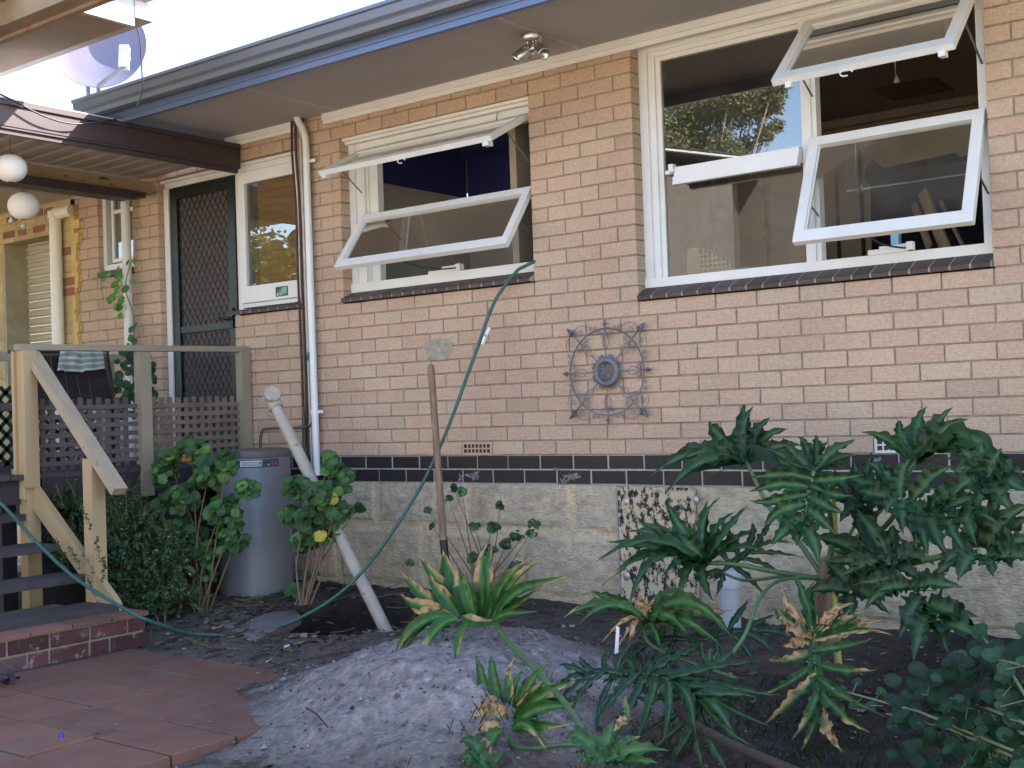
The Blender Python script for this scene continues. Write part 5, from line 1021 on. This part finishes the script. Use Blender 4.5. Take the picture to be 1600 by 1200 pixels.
tB = [(750, 1018, -2.2, .1, .032, 776, 1110), (769, 1018, -2.2, .1, .035, 785, 1115), (792, 1030, -2.2, .8, .03, 795, 1120), (772, 1050, -2.2, .5, .03, 790, 1120), (855, 1030, -2.2, 0, .032, 800, 1120), (857, 1058, -2.2, 0, .03, 800, 1125), (898, 1062, -2.3, .25, .045, 806, 1128), (848, 1062, -2.3, .6, .03, 805, 1125), (900, 1106, -2.4, 0, .04, 806, 1132), (888, 1136, -2.5, .25, .035, 803, 1138), (905, 1085, -2.3, .1, .035, 806, 1130), (731, 1118, -2.4, 1, .03, 780, 1130), (745, 1095, -2.35, 1, .035, 784, 1128), (770, 1097, -2.35, 1, .035, 790, 1128), (740, 1148, -2.5, .95, .03, 782, 1140), (758, 1192, -2.55, .0, .04, 785, 1142), (855, 1170, -2.55, .3, .03, 800, 1142), (762, 1080, -2.3, 1, .035, 788, 1125), (820, 1045, -2.2, 0, .03, 797, 1125)]
fan_leaf(p2, JB, tB, (.15, -.85, .45), .035, 57, (.022, .105, .012), teeth=.12, ruff=.05, label='lower scorched leaf with curled tan lobes')
petiole(p2, [JB, P(800, 1162, -2.45), P(830, 1170, -2.5), P(900, 1164, -2.55), P(980, 1190, -2.7)], .009)
fan_leaf(p2, P(945, 1190, -2.7), [(880, 1160, -2.6, 0), (900, 1182, -2.6, .2), (960, 1125, -2.6, .0), (1000, 1150, -2.6, .1), (1030, 1190, -2.7, 0), (925, 1140, -2.6, .7, .02), (975, 1165, -2.65, 0), (905, 1200, -2.7, 0), (1045, 1170, -2.7, .0)], (.1, -.7, .7), .04, 61, (.03, .11, .03))
fan_leaf(p2, P(765, 1205, -2.7), [(710, 1168, -2.6, .1), (735, 1160, -2.6, .5), (760, 1150, -2.6, .5), (790, 1175, -2.6, 0), (715, 1195, -2.6, .2)], (.1, -.7, .7), .035, 62, (.03, .10, .03))
fan_leaf(p2, P(985, 1125, -2.3), [(960, 1150, -2.4, 1, .03), (975, 1088, -2.2, .5, .02)], (.1, -.9, .3), .03, 63, (.14, .2, .08))
# ---- disc leaf (geranium / round)
def disc(b, c, n, r, col, fold=.2, notch=True, k=9, seed=0, lob=.06):
    n = Vector(n).normalized(); a = n.orthogonal().normalized(); rot = prn.uniform(0, 6.28); e1 = a*math.cos(rot)+n.cross(a)*math.sin(rot); e2 = n.cross(e1); vs = [c-n*r*.12]; cs = [[q*1.25 for q in col]]
    m = 16
    for ring, f in ((.55, .5), (1, 1)):
        for i in range(m):
            A = 2*math.pi*i/m; rr_ = r*ring*(1+lob*math.cos(5*A)*ring)*(1-.35*math.exp(-((min(A, 6.283-A))/.25)**2) if notch else 1)
            vs.append(c+e1*(rr_*math.cos(A))+e2*(rr_*math.sin(A))+n*(fold*r*ring**2*(.25+.3*math.cos(5*A)+.4*abs(math.sin(A))))); v = (1.0 if ring < .9 else .85)*prn.uniform(.9, 1.1); cs.append([q*v for q in col])
    fs = [(0, 1+i, 1+(i+1) % m) for i in range(m)]+[(1+i, 1+m+i, 1+m+(i+1) % m, 1+(i+1) % m) for i in range(m)]
    b.add(vs, fs, cs, True)
def geranium(name, label, clusters, base, Yb, seed, rmean=.032, yel=.06, stemr=.009, density=1, cat='shrub', col=(.042, .105, .034), toe=None):
    """clusters: (x, y, Y, radius m, leaves)"""
    r = random.Random(seed); o = empty(name, label, cat); f = MB(); s = MB(); B = Vector(base)
    for x, y, Yy, rad, cnt in clusters:
        c = P(x, y, Yy); k = B+Vector((r.uniform(-.06, .06), r.uniform(-.05, .05), 0)); m1 = k.lerp(c, .5)+Vector((r.uniform(-.05, .05), r.uniform(-.04, .04), 0)); s.tube(bez([k, m1, c+Vector((0, 0, rad*.4))], 6), [stemr*(1-.07*i) for i in range(7+6)][:13], 6)
        for i in range(int(cnt*density*2.6)):
            d = Vector((r.gauss(0, 1), r.gauss(0, 1), r.gauss(0, 1))).normalized(); d.z = d.z*.8+.1; p = c+d*rad*r.uniform(.45, 1.05)
            nn = d*.6+Vector((.35, -.75, .75))+Vector((r.uniform(-.45, .45), r.uniform(-.45, .45), r.uniform(-.3, .3)))
            v = r.uniform(.65, 1.35); cc = [q*v for q in col]
            if r.random() < .2: cc = (.075*v, .18*v, .04*v)
            if r.random() < yel: cc = (.42, .36, .05) if r.random() < .6 else (.30, .12, .04)
            disc(f, p, nn, rmean*r.uniform(.6, 1.3), cc, lob=.07)
            s.tube([p, p.lerp(c, .6)-Vector((0, 0, .01))], .0022, 4, cap=False)
    s.build('stems', BARK, o); f.build('foliage', LF2, o); return o
geranium('geranium_bush', 'large geranium bush left of the water heater, a few yellow leaves', [(300, 705, -1.0, .10, 26), (255, 740, -1.02, .09, 22), (330, 740, -1.0, .13, 34), (385, 765, -.95, .07, 16), (285, 780, -1.02, .12, 30), (350, 800, -.98, .11, 20), (300, 830, -1.0, .10, 16), (262, 715, -1.0, .06, 12), (355, 720, -1.0, .07, 14), (330, 870, -1.0, .10, 9), (370, 850, -.96, .07, 6), (270, 870, -1.0, .07, 6), (320, 905, -1.0, .08, 4), (250, 790, -1.05, .08, 12), (310, 865, -1.0, .10, 10), (360, 830, -.97, .08, 12), (275, 830, -1.03, .08, 12)], (P(318, 958, -1.0)), -1, 3, .033, .015)
geranium('geranium_bush', 'geranium bush right of the water heater, in front of the leaning pipe', [(463, 760, -.75, .08, 20), (500, 775, -.72, .09, 22), (480, 810, -.76, .08, 22), (520, 730, -.6, .06, 13), (540, 745, -.6, .05, 9), (515, 715, -.6, .035, 6), (450, 805, -.76, .06, 9), (530, 800, -.65, .07, 14), (505, 835, -.7, .08, 12), (560, 795, -.55, .025, 3), (475, 850, -.74, .07, 8), (530, 770, -.6, .07, 12), (483, 900, -.75, .03, 3), (460, 925, -.78, .05, 6)], (P(472, 945, -.8)), -.8, 5, .034, .015)
geranium('leggy_geranium', 'sparse leggy geranium with bare stems behind the spade', [(722, 768, -.3, .03, 8), (708, 762, -.3, .02, 4), (668, 798, -.3, .022, 4), (781, 790, -.3, .02, 4), (742, 822, -.3, .03, 8), (770, 825, -.32, .035, 10), (806, 838, -.3, .035, 9), (835, 820, -.3, .03, 8), (830, 833, -.3, .025, 5), (738, 872, -.34, .035, 8), (790, 850, -.32, .03, 8), (765, 860, -.34, .04, 8), (640, 880, -.4, .02, 4), (700, 780, -.32, .02, 3), (675, 822, -.3, .015, 3), (805, 885, -.36, .03, 5), (755, 890, -.36, .05, 9)], (P(752, 925, -.34)), -.3, 9, .017, .0, .006, col=(.03, .075, .04))
geranium('weed', 'small grey green weed on the edge of the sand mound', [(583, 1022, -1.55, .02, 7), (590, 1035, -1.55, .03, 9), (578, 1045, -1.58, .02, 5)], P(588, 1052, -1.56), -1, 12, .013, .0, .003, cat='weed', col=(.05, .09, .05))
geranium('weed', 'small bright weed below the hose at the left', [(306, 1008, -1.5, .03, 9), (315, 1012, -1.5, .02, 5)], P(310, 1016, -1.5), -1, 13, .014, .0, .002, cat='weed', col=(.06, .16, .04))
# ---- vine on the small downpipe
vi = empty('climbing_vine', 'bright green heart-leaved vine climbing the downpipe', 'vine'); f = MB(); s = MB()
vpts = [(158, 425, .026), (170, 430, .03), (162, 437, .02), (160, 450, .018), (186, 437, .022), (185, 420, .022), (200, 410, .022), (210, 408, .024), (180, 445, .034), (186, 432, .03), (205, 440, .024), (212, 440, .022), (183, 455, .038), (174, 467, .042), (190, 470, .036), (196, 452, .034), (186, 480, .034), (188, 493, .028), (180, 480, .026), (158, 450, .015), (147, 435, .012), (206, 515, .028), (212, 508, .024), (204, 528, .026), (210, 534, .026), (200, 540, .02), (196, 552, .02)]
for x, y, r_ in vpts:
    p = P(x, y, -.17+prn.uniform(-.05, .02)); v = prn.uniform(.8, 1.3); disc(f, p, (prn.uniform(-.2, .6), -1, prn.uniform(0, .6)), r_*1.05, (.07*v, .24*v, .035*v) if y < 505 else (.03*v, .11*v, .03*v), lob=.03, k=1)
for k in range(95):
    x, y = prn.uniform(182, 243), prn.uniform(550, 650); p = px(x, y, 'x', -3.75+prn.uniform(-.2, .1)); v = prn.uniform(.5, 1.1); disc(f, p, (.7, -.7, prn.uniform(-.2, .7)), prn.uniform(.018, .036), (.03*v, .09*v, .04*v), lob=.03)
s.tube(bez([P(215, 650, -.35), P(206, 560, -.2), P(210, 500, -.16), P(196, 450, -.15), P(205, 408, -.15)], 6), .004, 5); s.tube(bez([P(200, 455, -.15), P(180, 432, -.16), P(158, 424, -.17), P(162, 470, -.17)], 6), .002, 5); s.tube(bez([P(170, 440, -.16), P(150, 437, -.15), P(135, 430, -.12)], 6), .0012, 4)
s.build('stems', mat('green_stem', (.08, .13, .04), .6), vi); f.build('foliage', LF2, vi)
# ---- small leaf succulent bush behind the stair rail
sb = empty('small_leaved_bush', 'dark bush of tiny glossy leaves between stairs and water heater', 'shrub'); f = MB(); s = MB(); r = random.Random(77)
def sprig(p, d, ln, n):
    pts = [p]; q = Vector(p); dd = Vector(d).normalized()
    for i in range(n):
        dd = (dd+Vector((r.gauss(0, .12), r.gauss(0, .12), r.gauss(0, .12)+.02))).normalized(); q = q+dd*ln/n; pts.append(q.copy())
        for s_ in (-1, 1):
            sd = dd.orthogonal().normalized(); sd = (Matrix.Rotation(r.uniform(0, 6.28), 3, dd) @ sd); c = q+sd*.010*s_; nn = (sd*s_*.4+dd*.6+Vector((.2, -.4, .7))).normalized(); a = nn.orthogonal().normalized(); bb = nn.cross(a); rr_ = r.uniform(.006, .0105)
            v = r.uniform(.55, 1.5); col = (.030*v, .075*v, .028*v) if r.random() > .12 else (.09*v, .16*v, .05*v)
            f.add([c+(a*math.cos(t)+bb*math.sin(t)*.8)*rr_ for t in (0, 1.05, 2.1, 3.14, 4.2, 5.24)], [(0, 1, 2, 3, 4, 5)], col)
    s.tube(pts, .0022, 4, cap=False)
cl = [(75, 790, -1.55, .12), (110, 800, -1.5, .14), (95, 835, -1.5, .14), (60, 770, -1.58, .07), (130, 850, -1.5, .13), (185, 790, -1.35, .13), (210, 830, -1.3, .16), (190, 880, -1.35, .15), (230, 890, -1.28, .16), (260, 850, -1.2, .12), (255, 920, -1.25, .12), (215, 930, -1.32, .12), (285, 935, -1.2, .09), (160, 890, -1.45, .12), (120, 880, -1.5, .1), (180, 830, -1.4, .14), (240, 960, -1.3, .08), (280, 880, -1.15, .1)]
for x, y, Yy, rad in cl:
    c = P(x, y, Yy)
    for k in range(int(62*(rad/.13)**1.4)):
        d = Vector((r.gauss(0, 1), r.gauss(0, 1), r.gauss(0, 1)+.25)).normalized(); p = c+d*rad*r.uniform(.1, .95); 
        if p.z < -.97: continue
        sprig(p, d+Vector((.1, -.1, .5)), r.uniform(.05, .12), 8)
for x, y, Yy in ((60, 760, -1.68), (74, 778, -1.66), (97, 765, -1.66), (118, 755, -1.6), (143, 800, -1.78), (156, 850, -1.8), (158, 880, -1.8), (145, 870, -1.8), (198, 770, -1.5), (112, 870, -1.76), (125, 860, -1.77), (100, 845, -1.77), (175, 690+90, -1.6), (150, 905, -1.8)): sprig(P(x, y+30, Yy), (r.uniform(-.3, .3), -.1, 1), .16, 15)
for k in range(16): a = P(r.uniform(170, 260), 965, -1.3); a.z = -.97; x, y, Yy, _ = r.choice(cl); s.tube(bez([a, a.lerp(P(x, y, Yy), .5)+Vector((r.uniform(-.1, .1), 0, 0)), P(x, y, Yy)], 5), .006, 5)
s.build('stems', BARK, sb); f.build('foliage', LF3, sb)
# ---- round leaved shrub in the right foreground corner
rs = empty('round_leaved_shrub', 'blurry round-leaved shrub filling the bottom right corner', 'shrub'); f = MB(); s = MB(); r = random.Random(31)
for a, c in (((1600, 1180), (1300, 1075)), ((1610, 1150), (1450, 1120)), ((1600, 1040), (1480, 1035)), ((1600, 1130), (1440, 1085)), ((1600, 1190), (1385, 1115)), ((1610, 1100), (1530, 990)), ((1600, 1200), (1500, 1160))):
    A_, B_ = P(*a, -2.35), P(*c, -2.15); n = 17; s.tube([A_, A_.lerp(B_, .5)+Vector((0, 0, .02)), B_], [.005, .004, .0025], 6)
    for i in range(n):
        t = i/n; p = A_.lerp(B_, t)+Vector((r.gauss(0, .02), r.gauss(0, .03), r.gauss(0, .022)))
        v = r.uniform(.6, 1.5); disc(f, p, (r.uniform(-.5, .5), -.6+r.uniform(-.4, .4), .8), r.uniform(.014, .028), (.018*v, .058*v, .022*v), notch=False, lob=0); s.tube([p, A_.lerp(B_, t)], .0015, 4, cap=False)
for k in range(170):
    x = r.uniform(1390, 1610); y = r.uniform(985, 1200)
    if (x-1390)/220+(1200-y)/160 < .35 and y < 1100: continue
    if y < 985+(1600-x)*.35: continue
    p = P(x, y, -2.2+r.uniform(-.15, .1)); v = r.uniform(.5, 1.35); disc(f, p, (r.uniform(-.5, .5), -.6, .8), r.uniform(.014, .028), (.014*v, .046*v, .019*v), notch=False, lob=0)
s.build('stems', mat('grey_green_stem', (.14, .17, .10), .7), rs); f.build('foliage', LF2, rs)
# ---- fine grass in the dark corner, litter, stones, twigs
b = MB(); r = random.Random(8)
for k in range(4200):
    x, y = r.uniform(.7, 2.6), r.uniform(-2.9, -1.1)
    if mn.noise(Vector((x*2.5, y*2.5, 5))) < -.08: continue
    z = gz(x, y); h = r.uniform(.02, .07); a = r.uniform(0, 6.28); d = Vector((math.cos(a), math.sin(a), 0)); p = Vector((x, y, z-.003)); v = r.uniform(.5, 1.3); t = p+d*h*.6+Vector((0, 0, h)); w_ = d.cross(Vector((0, 0, 1)))*.0018
    b.add([p-w_, p+w_, p.lerp(t, .6)+Vector((0, 0, h*.15)), t], [(0, 1, 2), (2, 3, 0)], (.016*v, .038*v, .014*v))
b.build('grass', LF3, label='thin dark grass and moss on the shaded soil', cat='grass', kind='stuff')
b = MB()
def litter(x, y, s_, col):
    z = gz(x, y) if not (x < -.26 and y < -2.3) else -.965; p = Vector((x, y, z+.004)); a = r.uniform(0, 6.28); e1 = Vector((math.cos(a), math.sin(a), r.uniform(-.3, .3))); e2 = Vector((-math.sin(a), math.cos(a), r.uniform(-.3, .3))); asp = r.uniform(.25, .8)
    m = 7; vs = [p+Vector((0, 0, s_*.15))]+[p+e1*s_*math.cos(2*math.pi*i/m)*r.uniform(.7, 1.1)+e2*s_*asp*math.sin(2*math.pi*i/m)*r.uniform(.7, 1.1)+Vector((0, 0, r.uniform(0, s_*.3))) for i in range(m)]
    b.add(vs, [(0, 1+i, 1+(i+1) % m) for i in range(m)], col)
LCOL = [(.11, .065, .04), (.17, .11, .065), (.06, .038, .03), (.24, .17, .10), (.045, .035, .032), (.30, .25, .2)]
for k in range(2600):
    x = r.uniform(-3.1, 1.8); y = r.uniform(-3.0, -.02)
    on_pav = x < -.25 and y < -2.3; md = math.exp(-(((x-.2)/.9)**2+((y+1.9)/.8)**2)**1.3)
    if on_pav and (r.random() > .04): continue
    if md > .25 and r.random() > .34: continue
    if x < -2.3 and y < -1.6: continue
    v = r.uniform(.6, 1.3); c = r.choice(LCOL); litter(x, y, r.choice((.004, .006, .010, .016, .024) if md < .25 else (.003, .004, .007, .012)), [q*v for q in c])
for k in range(900):
    x = r.gauss(-1.9, .5); y = r.gauss(-.95, .35)
    if not (-3 < x < -.4 and -1.9 < y < -.05): continue
    v = r.uniform(.6, 1.3); c = r.choice(LCOL[:4]); litter(x, y, r.choice((.008, .012, .02, .03)), [q*v for q in c])
for k in range(5200):
    x = r.uniform(-2.6, 2.2); y = r.uniform(-3.1, -.1); md = math.exp(-(((x-.2)/1.0)**2+((y+1.9)/.85)**2)**1.3)
    if (x < -.25 and y < -2.3) or (x < -2.2 and y < -1.6): continue
    if md < .1 and r.random() > .3: continue
    s_ = r.uniform(.003, .009) if r.random() < .93 else r.uniform(.01, .02); v = r.uniform(.6, 1.25); c_ = (.21*v, .185*v, .18*v) if r.random() < md else (.10*v, .08*v, .07*v)
    if r.random() < .25: c_ = (.04*v, .032*v, .028*v)
    p = Vector((x, y, gz(x, y)+s_*.3)); q = [p+Vector((r.uniform(.7, 1.2)*s_*a_, r.uniform(.7, 1.2)*s_*b_, r.uniform(.6, 1)*s_*c2)) for a_, b_, c2 in ((1,0,0),(0,1,0),(-1,0,0),(0,-1,0),(0,0,1))]
    b.add(q, [(0, 1, 4), (1, 2, 4), (2, 3, 4), (3, 0, 4)], c_)
b.build('leaf_litter', attr_mat('dry_litter', .9, 0, var=.3), label='dead leaves, bark crumbs and small clods scattered over the soil', cat='leaf litter', kind='stuff')
b = MB()
for k in range(150):
    x, y = r.gauss(-1.75, .45), r.gauss(-.75, .3)
    if y > -.05 or not -3 < x < -.5: continue
    z = gz(x, y); a = r.uniform(0, 6.28); L_ = r.uniform(.06, .28); d = Vector((math.cos(a), math.sin(a), r.uniform(-.1, .25))); p = Vector((x, y, z+.008)); b.tube([p-d*L_/2+Vector((0, 0, .02)), p+Vector((0, 0, .02*r.random())), p+d*L_/2+Vector((0, 0, .015))], [.003, .0035, .0015], 5, tuple(q*r.uniform(.6, 1.4) for q in (.13, .09, .06)))
for (x, y, x2, y2) in ((545, 1095, 567, 1104), (545, 1108, 550, 1090), (560, 1105, 548, 1092), (478, 1110, 512, 1138)):
    a, c = px(x, y, 'z', -.86), px(x2, y2, 'z', -.87); b.tube([a+Vector((0, 0, .01)), a.lerp(c, .5)+Vector((0, 0, .02)), c+Vector((0, 0, .004))], .004, 5, (.07, .045, .03))
b.build('twigs', attr_mat('twig_bark', .9, 0, var=.3), label='loose dry twigs lying around the pit', cat='twigs', kind='stuff')
for (x, y, x2, y2, l) in ((0.0,)*4+('',),)[:0]: pass
b = MB(); b.tube(bez([px(330, 948, 'z', -.90), px(360, 945, 'z', -.90), px(400, 938, 'z', -.89)], 4), .006, 6); b.build('fallen_stick', mat('bleached_stick', (.36, .27, .17), .8), label='bleached stick lying in front of the water heater', cat='stick')
b = MB(); q = px(96, 1149, 'z', -.958); b.lathe([(.0, .007), (.008, .007), (.0105, .003), (.0105, -.007)], Matrix.Translation(q), 16); b.lathe([(.0, .012), (.005, .011), (.006, .006)], Matrix.Translation(q), 12); b.build('bottle_cap', mat('cobalt_plastic', (.02, .02, .42), .4), label='small cobalt blue cap on the terracotta paving', cat='bottle cap')
b = MB(); q = px(6, 1066, 'z', -.955)
for k in range(18): p = q+Vector((r.uniform(-.07, .05), r.uniform(-.06, .06), r.uniform(0, .02))); disc(b, p, (r.uniform(-1, 1), r.uniform(-1, 1), 1), .016, (.03, .018, .05), notch=False, lob=.1)
b.build('dried_flowers', LF2, label='small heap of dark purple dried flowers beside the brick step', cat='flowers')
b = MB(); p = px(448, 1010, 'z', -.90); disc(b, p, (0, -.3, 1), .018, (.55, .5, .6), lob=.1); b.build('paper_scrap', LF2, label='scrap of pale paper on the soil near the hose', cat='scrap')
# ================================================================ BEHIND THE CAMERA (seen reflected in the panes)
def reflp(x, y, dist):
    d = rt*((x-800)/F)-up*((y-600)/F)+fwd; t = (.13-CY)/d.y; q = CAM+d*t; d2 = Vector((d.x, -d.y, d.z)).normalized(); return q+d2*dist
gt = empty('gum_tree', 'tall gum tree reflected in the fixed pane of the largest window', 'tree'); r = random.Random(17); f = MB(); s = MB()
D_ = 30
root = reflp(1045, 260, D_); root.z = -1.2
lc_ = [(1045, 195, 1.0), (1065, 172, .9), (1090, 165, .8), (1110, 185, .9), (1130, 175, .8), (1150, 150, .8), (1165, 175, .8), (1180, 165, .6), (1200, 150, .6), (1060, 215, .9), (1085, 225, .8), (1110, 232, .7), (1130, 225, .6), (1140, 145, .6), (1120, 155, .6), (1205, 165, .4), (1195, 210, .35), (1165, 225, .35), (1212, 195, .3), (1040, 235, .8), (1210, 130, .5), (1150, 240, .4)]
for x, y, rd in lc_:
    c = reflp(x, y, D_+r.uniform(-2, 2)); s.tube(bez([root+Vector((0, 0, 3.5)), root.lerp(c, .6)+Vector((0, 0, .8)), c], 5), [.06]*5+[.025]*5+[.01], 6)
    for k in range(int(1250*rd)):
        d = Vector((r.gauss(0, 1), r.gauss(0, 1), r.gauss(0, .8))).normalized()*rd*.85*r.random()**.5; p = c+d; a = Vector((r.gauss(0, 1), r.gauss(0, 1), -.5)).normalized()*r.uniform(.08, .17); w_ = a.orthogonal().normalized()*.03; w_ = Matrix.Rotation(r.uniform(0, 6.28), 3, a.normalized()) @ w_; v = r.uniform(.5, 1.5)
        f.add([p, p+a*.5+w_, p+a, p+a*.5-w_], [(0, 1, 2, 3)], (.20*v, .21*v, .10*v))
s.tube([root, root+Vector((.1, 0, 2)), root+Vector((0, .1, 4.2))], [.28, .22, .12], 10)
s.build('trunk', mat('pale_bark', (.35, .30, .25), .8), gt); f.build('crown', leaf_mat('gum_leaf', .5, .3), gt)
nh = empty('neighbour_house', 'white gabled neighbouring house reflected low in the large window', 'house')
a = reflp(1040, 222, 19); c = reflp(1135, 250, 19); e1 = (c-a); e1.z = 0; e1.normalize(); back = Vector((e1.y, -e1.x, 0)); back = back if back.y < 0 else -back
b = MB(); g0 = a-e1*3; g1 = c+e1*1.0; zt = a.z; 
def hp_(u, v, z): q = a+e1*u+back*v; return Vector((q.x, q.y, z))
w_ = (c-a).length
b.add([hp_(-4, 0, -1.2), hp_(w_, 0, -1.2), hp_(w_, 0, c.z-.2), hp_(-1, 0, a.z-.3), hp_(-4, 0, a.z-1.5), hp_(-4, 6, -1.2), hp_(w_, 6, -1.2), hp_(w_, 6, c.z-.2), hp_(-1, 6, a.z-.3), hp_(-4, 6, a.z-1.5)], [(0, 1, 2, 3, 4), (1, 6, 7, 2), (0, 4, 9, 5)]); b.build('wall', mat('eave_shade_weatherboard', (.15, .13, .11), .8), nh)  # wall colour darkened to hold the shade under the eave
b = MB(); b.bar(hp_(-1.2, -.4, a.z), hp_(w_+.5, -.4, c.z-.12), .04, .16, tuple(back)); b.add([hp_(-1.2, -.5, a.z+.05), hp_(w_+.5, -.5, c.z-.05), hp_(w_+.5, 6.5, c.z-.05), hp_(-1.2, 6.5, a.z+.05), hp_(-4.5, -.5, a.z-1.6), hp_(-4.5, 6.5, a.z-1.6)], [(0, 1, 2, 3), (0, 3, 5, 4)]); b.build('roof', mat('white_roof', (.62, .64, .64), .6), nh)
bfn = empty('sky_block_fence', 'dark paling fence added to block sky reflected below the gum tree', 'fence')
a = reflp(1000, 262, 21); c = reflp(1330, 232, 21); b = MB(); b.bar((a.x, a.y, .9), (c.x+1.5, c.y-1, .9), .05, (min(a.z, c.z)-.9)*2); b.build('palings', mat('dark_palings', (.07, .055, .045), .9, var=.2), bfn)  # added to keep bright sky out of the lower pane reflection
# sunlit paling fence and tree reflected in the narrow pane
kf = empty('boundary_fence', 'brown timber fence with a pale capping, reflected in the narrow window', 'fence')
a = reflp(390, 380, 9); c = reflp(475, 335, 12); b = MB(); b.bar((a.x-3, a.y-4, .5), (c.x+.5, c.y+3, .5), .05, 3.4); b.build('palings', mat('brown_palings', (.22, .13, .08), .8, var=.2), kf)
b = MB(); b.bar((a.x-3, a.y-4, 2.24), (c.x+.5, c.y+3, 2.24), .12, .07); b.build('capping', mat('pale_capping', (.5, .45, .4), .7), kf)
kt = empty('yellow_green_tree', 'sunlit yellow green tree reflected in the narrow window', 'tree'); f = MB(); s = MB()
for x, y in ((395, 405), (415, 425), (440, 430), (455, 425), (430, 405), (465, 440)):
    c = reflp(x, y, 7.5)
    for k in range(500):
        d = Vector((r.gauss(0, 1), r.gauss(0, 1), r.gauss(0, 1))).normalized()*.45*r.random()**.4; p = c+d; aa = Vector((r.gauss(0, 1), r.gauss(0, 1), r.gauss(0, 1))).normalized()*.05; w_ = aa.orthogonal()*.4; v = r.uniform(.6, 1.4); f.add([p-aa, p+w_, p+aa, p-w_], [(0, 1, 2, 3)], (.22*v, .24*v, .05*v))
    s.tube([(c.x, c.y, -1.2), c], .04, 6)
s.build('trunk', BARK, kt); f.build('crown', MT['gum_leaf'], kt)
